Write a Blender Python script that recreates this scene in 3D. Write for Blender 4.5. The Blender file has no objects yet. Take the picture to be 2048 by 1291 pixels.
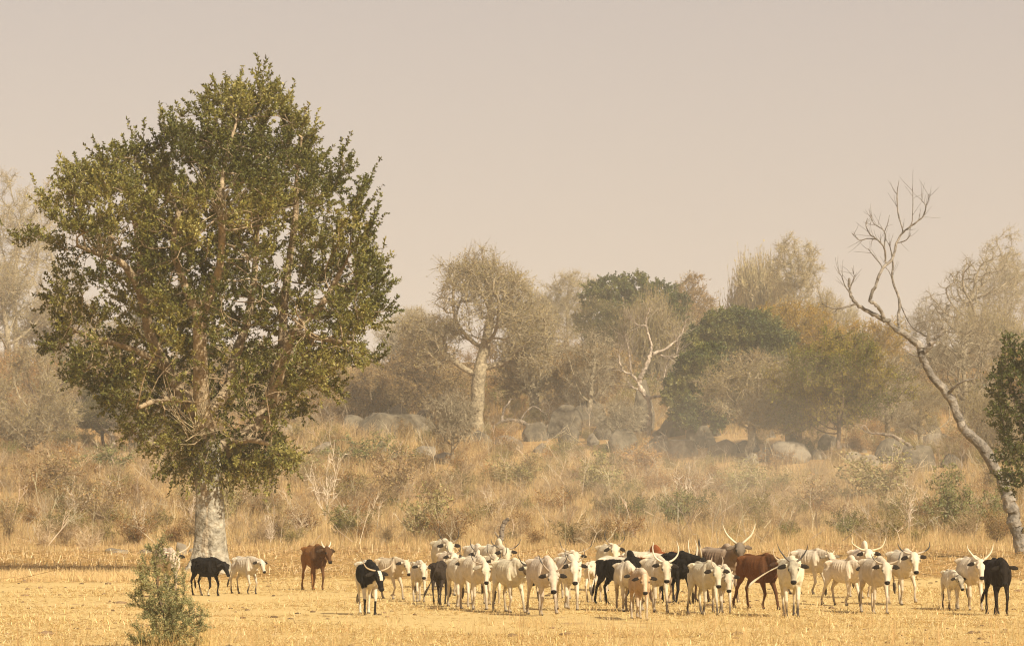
import bpy, math, random, time
import numpy as np
from mathutils import Vector, Matrix
T0 = time.time()
R = math.radians
C = bpy.context.scene.collection
scene = bpy.context.scene

# ------------------------------------------------------------------ camera
F = 8000.0            # focal length in pixels of a 2048 px wide picture
CX, HY, CAMZ = 1024.0, 1005.0, 2.5
cam_d = bpy.data.cameras.new('camera')
cam_d.sensor_width = 36.0
cam_d.lens = 36.0 * F / 2048.0
cam_d.shift_y = (HY - 645.5) / 2048.0
cam_d.clip_start = 0.5
cam_d.clip_end = 6000.0
cam_d.dof.use_dof = True
cam_d.dof.focus_distance = 104.0
cam_d.dof.aperture_fstop = 6.3
cam = bpy.data.objects.new('camera', cam_d)
cam.location = (0, 0, CAMZ)
cam.rotation_euler = (R(90), 0, 0)
C.objects.link(cam)
scene.camera = cam

# ------------------------------------------------------------------ world and sun
SUN_EL, SUN_AZ = 37.0, 142.0      # azimuth clockwise from the view direction (+Y)
world = bpy.data.worlds.new('World')
scene.world = world
world.use_nodes = True
nt = world.node_tree
sky = nt.nodes.new('ShaderNodeTexSky')
sky.sky_type = 'NISHITA'
sky.sun_disc = False
sky.sun_elevation = R(SUN_EL)
sky.sun_rotation = R(SUN_AZ)
sky.air_density = 0.6
sky.dust_density = 3.0
sky.ozone_density = 0.3
bg = nt.nodes['Background']
bg.inputs['Strength'].default_value = 0.12
tint = nt.nodes.new('ShaderNodeMix'); tint.data_type = 'RGBA'; tint.blend_type = 'MULTIPLY'; tint.inputs[0].default_value = 1.0
tint.inputs[7].default_value = (.84, .69, .59, 1)      # dust-laden air
nt.links.new(sky.outputs[0], tint.inputs[6])
veil = nt.nodes.new('ShaderNodeMix'); veil.data_type = 'RGBA'; veil.inputs[0].default_value = 0.75
veil.inputs[7].default_value = (3.50, 2.97, 2.66, 1)      # even veil of dust over the whole sky
nt.links.new(tint.outputs[2], veil.inputs[6])
nt.links.new(veil.outputs[2], bg.inputs['Color'])
sun_d = bpy.data.lights.new('sun', 'SUN')
sun_d.energy = 5.0
sun_d.angle = R(0.6)
sun_d.color = (1.0, 0.91, 0.72)
sun = bpy.data.objects.new('sun', sun_d)
sdir = Vector((math.sin(R(SUN_AZ)) * math.cos(R(SUN_EL)), math.cos(R(SUN_AZ)) * math.cos(R(SUN_EL)), math.sin(R(SUN_EL))))
sun.rotation_euler = sdir.to_track_quat('Z', 'Y').to_euler()
C.objects.link(sun)
scene.view_settings.view_transform = 'Standard'
scene.view_settings.look = 'None'
scene.view_settings.gamma = 1.0
scene.view_settings.exposure = 0.47
scene.cycles.use_denoising = True
scene.cycles.use_adaptive_sampling = False
scene.cycles.max_bounces = 6
scene.cycles.diffuse_bounces = 3
scene.cycles.transmission_bounces = 3
scene.cycles.volume_bounces = 3
scene.cycles.filter_width = 1.15
scene.cycles.transparent_max_bounces = 24

# ------------------------------------------------------------------ helpers
def X(px, D): return (px - CX) * D / F
def Z(py, D): return CAMZ + (HY - py) * D / F

def tag(o, label=None, cat=None, group=None, kind=None):
    if label: o['label'] = label
    if cat: o['category'] = cat
    if group: o['group'] = group
    if kind: o['kind'] = kind
    return o

def make_mesh(name, verts, polys, mats=(), smooth=False, col=None, mat_idx=None):
    """verts (N,3); polys a list of int arrays (M,k); col (N,3) per vertex"""
    me = bpy.data.meshes.new(name)
    verts = np.asarray(verts, dtype=np.float32)
    me.vertices.add(len(verts))
    me.vertices.foreach_set('co', verts.ravel())
    polys = [np.asarray(p, dtype=np.int32) for p in polys if len(p)]
    loops = np.concatenate([p.ravel() for p in polys])
    tot = np.concatenate([np.full(len(p), p.shape[1], np.int32) for p in polys])
    start = np.concatenate([[0], np.cumsum(tot)[:-1]]).astype(np.int32)
    me.loops.add(len(loops)); me.loops.foreach_set('vertex_index', loops)
    me.polygons.add(len(tot)); me.polygons.foreach_set('loop_start', start)
    if smooth: me.polygons.foreach_set('use_smooth', np.ones(len(tot), bool))
    if mat_idx is not None: me.polygons.foreach_set('material_index', np.asarray(mat_idx, np.int32))
    for m in mats: me.materials.append(m)
    if col is not None:
        ca = me.color_attributes.new('Col', 'FLOAT_COLOR', 'POINT')
        c4 = np.ones((len(verts), 4), np.float32); c4[:, :3] = col
        ca.data.foreach_set('color', c4.ravel())
    me.update(calc_edges=True)
    me.validate()
    return me

def add_obj(name, me, parent=None, loc=None, rot=None):
    o = bpy.data.objects.new(name, me)
    C.objects.link(o)
    if parent: o.parent = parent
    if loc is not None: o.location = loc
    if rot is not None: o.rotation_euler = rot
    return o

def empty(name, loc, rz=0.0):
    o = bpy.data.objects.new(name, None)
    C.objects.link(o)
    o.location = loc; o.rotation_euler = (0, 0, rz)
    o.empty_display_size = 0.3
    return o

def norm(a):
    a = np.asarray(a, float)
    return a / np.maximum(np.linalg.norm(a, axis=-1, keepdims=True), 1e-9)

def snoise(p, seed, freq=1.0, oct=4):
    """cheap smooth noise from sums of sines, about -1..1"""
    rg = np.random.RandomState(seed)
    p = np.asarray(p, float)
    out = np.zeros(p.shape[0]); amp = 1.0; tot = 0
    for o in range(oct):
        for k in range(3):
            d = rg.normal(size=3); d /= np.linalg.norm(d)
            ph = rg.uniform(0, 6.28, 2)
            d2 = rg.normal(size=3); d2 /= np.linalg.norm(d2)
            out += amp * np.sin(p @ d * freq * 2.2 + ph[0] + 1.7 * np.sin(p @ d2 * freq * 1.3 + ph[1])) / 3 * 1.5
        tot += amp; amp *= 0.55; freq *= 2.1
    return out / tot

def mat_attr(name, rough=0.8, transl=0.0, spec=0.3, noise=None, bump=None, sheen=0.0, gain=1.0):
    """diffuse material coloured by the mesh colour attribute"""
    m = bpy.data.materials.new(name); m.use_nodes = True
    n = m.node_tree; b = n.nodes['Principled BSDF']; L = n.links
    a = n.nodes.new('ShaderNodeAttribute'); a.attribute_name = 'Col'
    src = a.outputs['Color']
    if noise:
        sc, lo, hi = noise
        tx = n.nodes.new('ShaderNodeTexNoise'); tx.inputs['Scale'].default_value = sc; tx.inputs['Detail'].default_value = 6
        tc = n.nodes.new('ShaderNodeTexCoord'); L.new(tc.outputs['Object'], tx.inputs['Vector'])
        mr = n.nodes.new('ShaderNodeMapRange'); mr.inputs[1].default_value = 0.3; mr.inputs[2].default_value = 0.7
        mr.inputs[3].default_value = lo; mr.inputs[4].default_value = hi
        L.new(tx.outputs['Fac'], mr.inputs[0])
        mx = n.nodes.new('ShaderNodeVectorMath'); mx.operation = 'SCALE'
        L.new(src, mx.inputs[0]); L.new(mr.outputs[0], mx.inputs['Scale'])
        src = mx.outputs[0]
    L.new(src, b.inputs['Base Color'])
    b.inputs['Roughness'].default_value = rough
    b.inputs['Specular IOR Level'].default_value = spec
    if sheen: b.inputs['Sheen Weight'].default_value = sheen
    if bump:
        sc, st, di = bump
        tx = n.nodes.new('ShaderNodeTexNoise'); tx.inputs['Scale'].default_value = sc; tx.inputs['Detail'].default_value = 8
        tc = n.nodes.new('ShaderNodeTexCoord'); L.new(tc.outputs['Object'], tx.inputs['Vector'])
        bp = n.nodes.new('ShaderNodeBump'); bp.inputs['Strength'].default_value = st; bp.inputs['Distance'].default_value = di
        L.new(tx.outputs['Fac'], bp.inputs['Height']); L.new(bp.outputs[0], b.inputs['Normal'])
    if transl > 0:
        out = n.nodes['Material Output']
        t = n.nodes.new('ShaderNodeBsdfTranslucent'); L.new(src, t.inputs['Color'])
        ms = n.nodes.new('ShaderNodeMixShader'); ms.inputs[0].default_value = transl
        L.new(b.outputs[0], ms.inputs[1]); L.new(t.outputs[0], ms.inputs[2]); L.new(ms.outputs[0], out.inputs['Surface'])
    return m

M_coat = mat_attr('cattle_coat', rough=0.8, spec=0.08, noise=(9.0, 0.86, 1.1), bump=(26.0, 0.35, 0.03))
M_horn = mat_attr('horn_keratin', rough=0.45, spec=0.4)
M_leaf = mat_attr('fig_leaf', rough=0.5, transl=0.22, spec=0.35)
M_dryleaf = mat_attr('dry_leaf', rough=0.8, transl=0.3, spec=0.1)
M_bark = mat_attr('tree_bark', rough=0.9, spec=0.1, noise=(5.0, 0.5, 1.3), bump=(6.0, 1.0, 0.14))
M_twig = mat_attr('twig_bark', rough=0.9, spec=0.1)
M_straw = mat_attr('straw', rough=0.8, transl=0.15, spec=0.15)

class Bag:
    """collects quads and triangles with vertex colours for one mesh"""
    def __init__(s): s.v = []; s.q = []; s.t = []; s.c = []; s.n = 0
    def add(s, v, q=None, t=None, c=None):
        v = np.asarray(v, np.float32)
        s.v.append(v)
        c = np.asarray(c, np.float32)
        s.c.append(np.broadcast_to(c, (len(v), 3)) if c.ndim == 1 else c)
        if q is not None and len(q): s.q.append(np.asarray(q, np.int64) + s.n)
        if t is not None and len(t): s.t.append(np.asarray(t, np.int64) + s.n)
        s.n += len(v)
    def mesh(s, name, mat, smooth=False, shift=None):
        v = np.concatenate(s.v)
        if shift is not None: v = v - np.asarray(shift, np.float32)
        P = []
        if s.q: P.append(np.concatenate(s.q))
        if s.t: P.append(np.concatenate(s.t))
        return make_mesh(name, v, P, [mat], smooth, np.concatenate(s.c))
# ------------------------------------------------------------------ cattle
def catmull(P, sub):
    P = np.asarray(P, float); n = len(P)
    if n < 3: sub = max(sub, 2)
    E = np.vstack([2 * P[0] - P[1], P, 2 * P[-1] - P[-2]])
    out = []
    for i in range(1, n):
        a, b, c, d = E[i - 1], E[i], E[i + 1], E[i + 2]
        for k in range(sub):
            t = k / sub
            out.append(0.5 * (2 * b + (c - a) * t + (2 * a - 5 * b + 4 * c - d) * t * t + (3 * b - a - 3 * c + d) * t ** 3))
    out.append(P[-1])
    return np.array(out)

def loft(rows, side=None, n=14, sub=3, egg=0.0):
    """rows: [x,y,z, half width, half height]; closed tube; side = world vector the width lies along"""
    A = catmull(np.array(rows, float), sub)
    A[:, 3:] = np.maximum(A[:, 3:], 0.004)
    P = A[:, :3]
    d = norm(np.gradient(P, axis=0))
    if side is None: side = np.array([0, 1.0, 0])
    s = np.broadcast_to(np.asarray(side, float), d.shape)
    s = norm(s - d * (s * d).sum(1, keepdims=True))
    u = np.cross(s, d); u[u[:, 2] < 0] *= 1
    th = np.linspace(0, 2 * np.pi, n, endpoint=False)
    ct, st = np.cos(th), np.sin(th)
    w = 1.0 - egg * st            # wider below the middle
    V = P[:, None] + s[:, None] * (A[:, 3, None] * (ct * w)[None])[..., None] + u[:, None] * (A[:, 4, None] * st[None])[..., None]
    m = len(P)
    V = V.reshape(-1, 3)
    i = np.arange(m - 1)[:, None] * n; j = np.arange(n)[None]; j2 = (j + 1) % n
    Q = np.stack([i + j, i + j2, i + n + j2, i + n + j], -1).reshape(-1, 4)
    V = np.vstack([V, P[0], P[-1]])
    a, b = m * n, m * n + 1
    jj = np.arange(n); jn = (jj + 1) % n
    Tt = np.vstack([np.stack([np.full(n, a), jn, jj], 1), np.stack([np.full(n, b), (m - 1) * n + jj, (m - 1) * n + jn], 1)])
    return V, Q, Tt

def ik2(a, b, l1, l2, bend):
    """joint between a and b in the x-z plane, bending towards bend (+1 forwards)"""
    a = np.array(a, float); b = np.array(b, float)
    v = b - a; L = np.linalg.norm(v)
    L2 = min(L, (l1 + l2) * 0.995)
    x = (l1 * l1 - l2 * l2 + L2 * L2) / (2 * L2)
    h = math.sqrt(max(l1 * l1 - x * x, 1e-5))
    e = v / L
    p = np.array([-e[2], 0, e[0]])
    if p[0] * bend < 0: p = -p
    return a + e * x + p * h, a + e * L2

CREAM = np.array([0.60, 0.52, 0.385]); BLACK = np.array([0.012, 0.010, 0.009])
HOOF = np.array([0.05, 0.04, 0.03])

def cow_mesh(sp, seed):
    rg = np.random.RandomState(seed)
    fat = sp.get('fat', 1.0); leg_f = sp.get('leg', 1.0)
    B = Bag()
    def put(r): B.add(r[0], r[1], r[2], c=(1, 1, 1))
    dz = 0.62 * (leg_f - 1)
    # trunk: rump to brisket (x, 0, centre z, half width, half height)
    T = [(-.76, 0, 1.10, .05, .07), (-.72, 0, 1.07, .12, .14), (-.62, 0, 1.04, .17, .20), (-.50, 0, 1.03, .215, .245), (-.36, 0, 1.00, .215, .27),
         (-.15, 0, .955, .26, .315), (.08, 0, .94, .275, .33), (.28, 0, .945, .25, .32), (.44, 0, .96, .205, .30), (.56, 0, .98, .16, .25), (.66, 0, 1.0, .09, .15)]
    T = [(a, b, c + dz, w * fat, h * (1 + .3 * (fat - 1))) for a, b, c, w, h in T]
    put(loft(T, egg=0.16, n=22))
    # backbone ridge, hook bones, pin bones, shoulder blades
    put(loft([(-.70, 0, 1.20 + dz, .03, .03), (-.45, 0, 1.275 + dz, .045, .035), (-.1, 0, 1.245 + dz, .04, .035), (.25, 0, 1.265 + dz, .05, .04), (.5, 0, 1.20 + dz, .045, .045)]))
    for s in (-1, 1):
        put(loft([(-.42, s * .10, 1.24 + dz, .04, .03), (-.50, s * .18 * fat, 1.21 + dz, .055, .045), (-.52, s * .245 * fat, 1.16 + dz, .04, .045)], side=(1, 0, 0), n=10))
        put(loft([(-.60, s * .08, 1.20 + dz, .04, .03), (-.76, s * .09, 1.12 + dz, .035, .035)], n=10))
        put(loft([(.34, s * .10, 1.24 + dz, .07, .03), (.40, s * .185 * fat, 1.05 + dz, .11, .05), (.46, s * .185 * fat, .86 + dz, .09, .06), (.42, s * .16, .70 + dz, .07, .05)], side=(1, 0, 0), n=12))
    hz = sp.get('hump', 0.3)
    if hz > 0:
        put(loft([(.14, 0, 1.23 + dz, .04, .03), (.27, 0, 1.25 + dz + .06 * hz, .07, .07 * hz + .03), (.38, 0, 1.255 + dz + .10 * hz, .075, .10 * hz + .03), (.49, 0, 1.22 + dz + .05 * hz, .06, .07 * hz + .02), (.56, 0, 1.17 + dz, .04, .03)], n=14))
    # head frame
    hh = R(sp.get('head', 0) - sp['h'])        # head heading relative to the trunk
    hp = R(sp.get('pitch', 58))
    hf = np.array([math.cos(hh), math.sin(hh), 0])
    hs = np.array([-math.sin(hh), math.cos(hh), 0])
    ax = hf * math.cos(hp) - np.array([0, 0, 1]) * math.sin(hp)
    up = hf * math.sin(hp) + np.array([0, 0, 1]) * math.cos(hp)
    nl = sp.get('neck', 0.50)
    turn = hh * 0.55
    base = np.array([.50, 0, 1.10 + dz])
    poll = base + np.array([math.cos(turn) * nl, math.sin(turn) * nl, 0]); poll[2] = sp.get('poll', 1.27) * (1 if 'pollabs' in sp else 1) + dz
    hl = sp.get('hl', 0.50) ; hw = sp.get('hw', 1.0)
    jaw = poll + ax * .10 - up * .09
    mid = (base + jaw) * .5
    put(loft([(.30, 0, 1.06 + dz, .14, .22), (*base, .135, .215), (*(mid * [1, 1, 1] + [0, 0, .02]), .10, .165), (*(jaw + up * .05), .085, .125), (*(jaw + ax * .05 + up * .05), .07, .09)], side=(hs + np.array([0, 1, 0])) / 2, n=16))
    # dewlap
    put(loft([(*(jaw - up * .02 + ax * .02), .02, .05), (*(mid - [0, 0, .15]), .025, .09), (.56, 0, .86 + dz, .035, .12), (.50, 0, .72 + dz, .04, .08), (.36, 0, .66 + dz, .03, .04)], side=(hs + np.array([0, 1, 0])) / 2, n=10))
    # head
    def hd(t, o): return poll + ax * t * hl + up * o
    put(loft([(*hd(-.06, -.03), .055 * hw, .05), (*hd(.02, -.02), .095 * hw, .085), (*hd(.2, -.015), .105 * hw, .105), (*hd(.38, -.015), .105 * hw, .11), (*hd(.52, -.02), .082 * hw, .095),
              (*hd(.7, -.025), .064 * hw, .075), (*hd(.86, -.03), .062 * hw, .062), (*hd(.95, -.03), .068 * hw, .062), (*hd(1.02, -.03), .05 * hw, .045)], side=hs, n=16))
    for s in (-1, 1):       # brow and cheek
        put(loft([(*(hd(.26, .05) + hs * s * .07 * hw), .03, .03), (*(hd(.40, .045) + hs * s * .095 * hw), .034, .03), (*(hd(.52, .02) + hs * s * .07 * hw), .02, .02)], side=hs, n=8))
    # ears
    ears = []
    el = sp.get('ear', 1.0) * .25; ed = sp.get('eardrop', .25)
    for s in (-1, 1):
        e0 = hd(.08, -.03) + hs * s * .08 * hw
        ed_s = ed + rg.uniform(-.08, .12)
        dv = norm(hs * s * 1.0 - np.array([0, 0, 1]) * ed_s - hf * .12)
        e1 = e0 + dv * el
        wv = np.array([0, 0, 1.0])
        put(loft([(*e0, .03, .025), (*(e0 + dv * el * .25), .044, .022), (*(e0 + dv * el * .6), .058, .02), (*(e0 + dv * el * .85), .040, .018), (*e1, .014, .014)], side=wv, n=10))
        ears.append((e0, e1))
    # legs
    st = sp.get('step', None)
    if st is None: st = [rg.uniform(-.16, .16) for _ in range(4)]
    lifts = sp.get('lift', [0, 0, 0, 0])
    hips = []
    for k, s in ((0, 1), (1, -1)):
        x0 = .44; yy = s * .135 * (fat * .5 + .5)
        S = np.array([x0, yy, .98 + dz]); E = np.array([x0 - .06, yy, .70 + dz])
        Hf = np.array([x0 + st[k], yy * .85, lifts[k]]); Fe = Hf + np.array([-.03, 0, .13])
        l1, l2 = .345 * leg_f ** 1.5, .265 * leg_f ** 1.5
        if lifts[k] > .03: Fe = Hf + np.array([-.07, 0, .11])
        K, Fe2 = ik2(E, Fe, l1, l2, +1)
        put(loft([(*S, .07, .10), (*(S * .5 + E * .5), .075, .11), (*E, .066, .095), (*(E * .55 + K * .45), .048, .062), (*(E * .12 + K * .88), .040, .043), (*K, .041, .044), (*(K * .8 + Fe2 * .2), .032, .036),
                  (*(K * .4 + Fe2 * .6), .026, .031), (*Fe2, .033, .037), (*(Fe2 * .55 + Hf * .45 + [0, 0, .015]), .028, .032), (*(Hf + [.0, 0, .055]), .04, .05), (*(Hf + [.02, 0, .006]), .045, .062)], n=12, sub=2))
        hips.append((E, Hf))
    for k, s in ((2, 1), (3, -1)):
        x0 = -.60; yy = s * .13 * (fat * .5 + .5)
        P0 = np.array([-.54, yy, 1.02 + dz]); St = np.array([-.43 + st[k] * .15, yy * 1.1, .76 + dz])
        Hf = np.array([x0 + st[k], yy * .85, lifts[k]]); Fe = Hf + np.array([-.05, 0, .14])
        l1, l2 = .36 * leg_f ** 1.5, .36 * leg_f ** 1.5
        K, Fe2 = ik2(St, Fe, l1, l2, -1)
        put(loft([(*P0, .085, .17), (*(P0 * .4 + St * .6 + [-.03, 0, 0]), .09, .175), (*(St + [-.05, 0, -.02]), .072, .13), (*(St * .5 + K * .5 + [-.02, 0, 0]), .048, .078), (*(St * .15 + K * .85), .037, .05), (*K, .038, .052),
                  (*(K * .75 + Fe2 * .25), .030, .038), (*(K * .4 + Fe2 * .6), .027, .033), (*Fe2, .034, .038), (*(Fe2 * .55 + Hf * .45 + [0, 0, .015]), .028, .032), (*(Hf + [.0, 0, .055]), .04, .05), (*(Hf + [.02, 0, .006]), .045, .062)], n=12, sub=2))
        hips.append((P0, Hf))
    # tail
    sw = sp.get('tail', rg.uniform(-.15, .15))
    tl = [(-.72, 0, 1.17 + dz, .03, .035), (-.80, sw * .1, 1.08 + dz, .022, .026), (-.82, sw * .4, .85 + dz, .018, .020), (-.83, sw * .8, .60 + dz, .017, .018), (-.84, sw * 1.1, .48, .035, .035), (-.85, sw * 1.3, .36, .04, .04), (-.86, sw * 1.5, .24, .012, .012)]
    if 'tailpts' in sp: tl = sp['tailpts']
    put(loft(tl, n=8))
    if sp.get('udder'): put(loft([(-.50, 0, .74 + dz, .06, .05), (-.38, 0, .68 + dz, .11, .09), (-.22, 0, .68 + dz, .06, .05)], n=12))
    me = B.mesh('cow_raw', M_coat)
    o = bpy.data.objects.new('tmp', me); C.objects.link(o)
    md = o.modifiers.new('r', 'REMESH'); md.mode = 'VOXEL'; md.voxel_size = 0.0165 if sp.get('fine', True) else 0.022
    ms = o.modifiers.new('s', 'SMOOTH'); ms.factor = 0.5; ms.iterations = 2
    dg = bpy.context.evaluated_depsgraph_get()
    ev = o.evaluated_get(dg)
    out = bpy.data.meshes.new_from_object(ev)
    C.objects.unlink(o); bpy.data.objects.remove(o); bpy.data.meshes.remove(me)
    nv = len(out.vertices)
    v = np.empty(nv * 3, np.float32); out.vertices.foreach_get('co', v); v = v.reshape(-1, 3).astype(float)
    # ribs and hollows (real relief)
    x, y, z = v.T
    zz = z - dz
    nrm = np.empty(nv * 3, np.float32); out.vertices.foreach_get('normal', nrm); nrm = nrm.reshape(-1, 3)
    rib = np.clip(1 - np.abs((x + .02) / .30) ** 4, 0, 1) * np.clip(1 - np.abs((zz - .98) / .24) ** 4, 0, 1) * (np.abs(nrm[:, 1]) > .4)
    v += nrm * (rib * .017 * np.sin((x + .25 * (zz - 1)) * 62) * sp.get('ribs', .6))[:, None]
    fl = np.exp(-(((x + .36) / .10) ** 2 + ((zz - 1.08) / .10) ** 2)) * (np.abs(y) > .08)
    v -= nrm * (fl * .065)[:, None]
    nk = np.clip(1 - np.abs((x - .62) / .30) ** 2, 0, 1) * np.clip(1 - np.abs((zz - .98) / .35) ** 2, 0, 1)
    v += nrm * (nk * .005 * np.sin(x * 55 + zz * 22) + .007 * snoise(v, seed + 61, 4.5, 3))[:, None]      # neck folds, loose skin
    out.vertices.foreach_set('co', v.astype(np.float32).ravel())
    # ---- coat
    coat = sp.get('coat', 'white')
    base_c = {'white': CREAM, 'cream': np.array([.58, .47, .32]), 'tan': np.array([.40, .265, .15]), 'brown': np.array([.13, .05, .018]), 'rust': np.array([.20, .088, .028]),
              'black': BLACK, 'greybrown': np.array([.20, .135, .085]), 'piebald': CREAM, 'blackwhite': BLACK, 'brownwhite': np.array([.20, .06, .02]), 'speckled': CREAM}[coat]
    if 'tint' in sp: base_c = np.array(sp['tint'])
    if coat in ('white', 'cream'): base_c = base_c * rg.uniform(.86, 1.04) * np.array([1, rg.uniform(.96, 1.02), rg.uniform(.94, 1.02)])
    col = np.tile(base_c, (nv, 1)).astype(float)
    hrel = v - poll
    ht = hrel @ ax / hl; hside = hrel @ hs; hup = hrel @ up
    near_head = (ht > -.12) & (np.abs(hside) < .145) & (np.abs(hup + .02) < .16)
    n1 = snoise(v, seed + 5, 2.2, 3); n2 = snoise(v, seed + 9, 9, 3)
    def mixc(m, c): 
        m = np.clip(m, 0, 1)[:, None]; col[:] = col * (1 - m) + np.asarray(c) * m
    light = coat in ('white', 'cream', 'tan', 'speckled', 'piebald')
    if coat in ('white', 'cream', 'speckled'):
        mixc(.6 * np.clip(n1 + .1, 0, 1), base_c * [.84, .78, .68]); mixc(.35 * np.clip(n2 - .1, 0, 1), [.42, .32, .2])
        mixc(np.clip((.60 + .10 * n1 - z) / .35, 0, 1) * .55, [.34, .25, .16])      # dust and mud up the legs
        n3 = snoise(v, seed + 31, 5.5, 4)
        mixc(np.clip((n3 - .30) / .2, 0, 1) * .55 * (zz < 1.12) * (x < .1), [.36, .26, .15])      # dung and dust stains
        mixc(np.clip((-n3 - .35) / .2, 0, 1) * .35, [.50, .42, .33])
        if sp.get('grey', 0) > 0: mixc(sp['grey'] * np.clip((x - .25) / .3, 0, 1) * (n1 > -.5), [.20, .17, .14])
    if coat == 'greybrown':
        mixc(np.clip((zz - 1.16) / .1, 0, 1) * .5, [.45, .36, .27]); mixc(np.clip(n1, 0, 1) * .4, [.11, .075, .05])
        mixc(near_head * .6, [.05, .045, .035]); 
    if coat in ('rust', 'brown'):
        mixc(np.clip((x - .30 + .1 * n1) / .25, 0, 1) * sp.get('darkfront', .3), [.045, .025, .015])
    if coat == 'tan':
        mixc(np.clip((zz - 1.14) / .12, 0, 1) * .6, CREAM); mixc(np.clip((.62 - zz) / .2, 0, 1) * .6, CREAM); mixc(np.clip(-n1 - .1, 0, 1) * .5, [.22, .12, .07])
        mixc(near_head * (np.abs(hside) < .04) * .5, CREAM)
    if coat == 'black': mixc(np.clip((.62 - zz + .06 * n1) / .04, 0, 1) * (x > -.5) * (x < .4) * (np.abs(y) < .18) * sp.get('belly', 0), CREAM * .8)
    if coat == 'piebald':
        m = ((n1 * .42 + (x + .22) * .6 + (zz - 1.0) * -.35 > .0) & (zz + .16 * n1 + .04 * n2 > .74)) | (zz + n1 * .12 + n2 * .05 < .36) & (zz > .03) & (x > 0)
        m |= (near_head)
        mixc(m.astype(float), BLACK)
        mixc(((np.abs(hside) < .045) & (ht > .05) & (ht < .55) & (hup > 0) & near_head) * 1.0, CREAM)
        mixc(((zz + .05 * n1 > 1.20) & (x < .25)).astype(float), CREAM)
    if coat == 'blackwhite':
        mixc(((zz + .05 * n1 + .02 * n2 > 1.19) & (x < .35)).astype(float), CREAM)
    if coat == 'brownwhite':
        mixc(((zz + .05 * n1 + .02 * n2 > 1.17) & (x < .25)).astype(float), CREAM); mixc(((zz < .8) & ~near_head).astype(float), [.36, .25, .16])
    if coat == 'speckled': mixc((n2 > .62).astype(float) * (zz > .7) * .8, [.16, .09, .06])
    if sp.get('darkface'): mixc(near_head * (np.abs(hside) < .085 + .02 * n2) * (ht < .9) * .85, [.07, .045, .03])
    if sp.get('greyface'): mixc(near_head * np.clip(.55 + n2 * .3, 0, 1), [.09, .075, .06])
    if coat in ('white', 'cream') and not sp.get('greyface'): mixc(near_head * np.clip((np.abs(hside) - .045) / .03, 0, 1) * np.clip(.30 + .25 * n1, 0, .5), [.30, .25, .19])  # shading of brow and nose sides put into the coat colour
    if sp.get('tanface'): mixc(near_head * .7, [.42, .26, .15])
    # legs dark towards the hoof
    lg = sp.get('socks', .35)
    legz = np.clip((.34 + .04 * n1 - z) / .14, 0, 1) * (z < .5) * (np.abs(x) < 1)
    if light: mixc(legz * lg, [.06, .045, .035])
    mixc((z < .055) * .9, HOOF)
    # tail tuft
    mixc(((x < -.80) & (z < .52) & (z > .2)) * .85 * (np.hypot(x + .85, (y - sw * 1.2)) < .10), [.04, .03, .02] if coat != 'tan' else [.2, .12, .06])
    # muzzle, eyes, ears
    if not sp.get('palemuzzle'): mixc(near_head * np.clip((ht - .885) / .03, 0, 1), [.018, .015, .013])
    for s in (-1, 1):
        e = hd(.40, .035) + hs * s * .098 * hw
        dd = np.linalg.norm(v - e, axis=1)
        mixc(np.clip((.044 - dd) / .014, 0, 1), [.012, .01, .008])
        nz = hd(.97, .02) + hs * s * .03
        mixc((np.linalg.norm(v - nz, axis=1) < .018) * 1.0, [.004, .004, .004])
    for (e0, e1) in ears:
        L = np.linalg.norm(e1 - e0); d = (e1 - e0) / L
        t = (v - e0) @ d / L
        r = np.linalg.norm((v - e0) - np.outer(t * L, d), axis=1)
        inn = (t > .12) & (t < 1.1) & (r < .085)
        ef = nrm @ hf
        dk = sp.get('eardark', 1.0) if light else .6
        mixc(inn * np.clip((ef + .35) / .3, 0, 1) * dk * (t > .28), [.022, .017, .013])
        mixc(inn * (t > .86) * .7 * dk, [.03, .025, .02])
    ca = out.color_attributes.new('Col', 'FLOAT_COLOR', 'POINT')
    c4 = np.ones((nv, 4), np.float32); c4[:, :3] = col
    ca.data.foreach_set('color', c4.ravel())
    out.polygons.foreach_set('use_smooth', np.ones(len(out.polygons), bool))
    out.materials.clear(); out.materials.append(M_coat)
    out.name = 'cow_body'
    # ---- horns
    horns = []
    ht_ = sp.get('horn', None)
    if ht_:
        L = sp.get('hornlen', .55) * .95; r0 = sp.get('hornr', .032) * .7
        shapes = {'lyre': [(0, 0, 0), (.20, .08, 0), (.42, .32, .02), (.50, .62, .05), (.44, 1.0, .02)],
                  'wide': [(0, 0, 0), (.30, .05, 0), (.62, .20, .04), (.85, .46, .06), (.92, .80, .03)],
                  'up': [(0, 0, 0), (.16, .14, 0), (.26, .42, .02), (.28, .70, .03), (.20, 1.0, .0)],
                  'vee': [(0, 0, 0), (.22, .18, 0), (.42, .42, .0), (.58, .70, .0), (.66, 1.0, .02)],
                  'down': [(0, 0, 0), (.3, -.05, .02), (.62, .02, .1), (.86, .2, .14), (.95, .45, .12)],
                  'stub': [(0, 0, 0), (.2, .2, 0), (.35, .5, 0), (.4, .8, 0)]}[ht_]
        upv = norm(np.array([0, 0, 1.0]) * .92 - hf * sp.get('hornback', .15))
        roll = sp.get('hornroll', 0.0)
        for s in (-1, 1):
            p0 = hd(.0, .01) + hs * s * .06 * hw
            rows = []
            for i, (a, b, c) in enumerate(shapes):
                t = i / (len(shapes) - 1)
                p = p0 + hs * s * a * L * (1 + .06 * rg.uniform(-1, 1)) + upv * (b * L * (1 + .06 * rg.uniform(-1, 1)) + s * roll * a * L) + hf * c * L
                r = r0 * (1 - t) ** .75 + .004
                rows.append((*p, r, r))
            V, Q, Tt = loft(rows, side=hf, n=10, sub=5)
            tt = np.repeat(np.linspace(0, 1, (len(V) - 2) // 10), 10); tt = np.concatenate([tt, [0, 1]])
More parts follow.
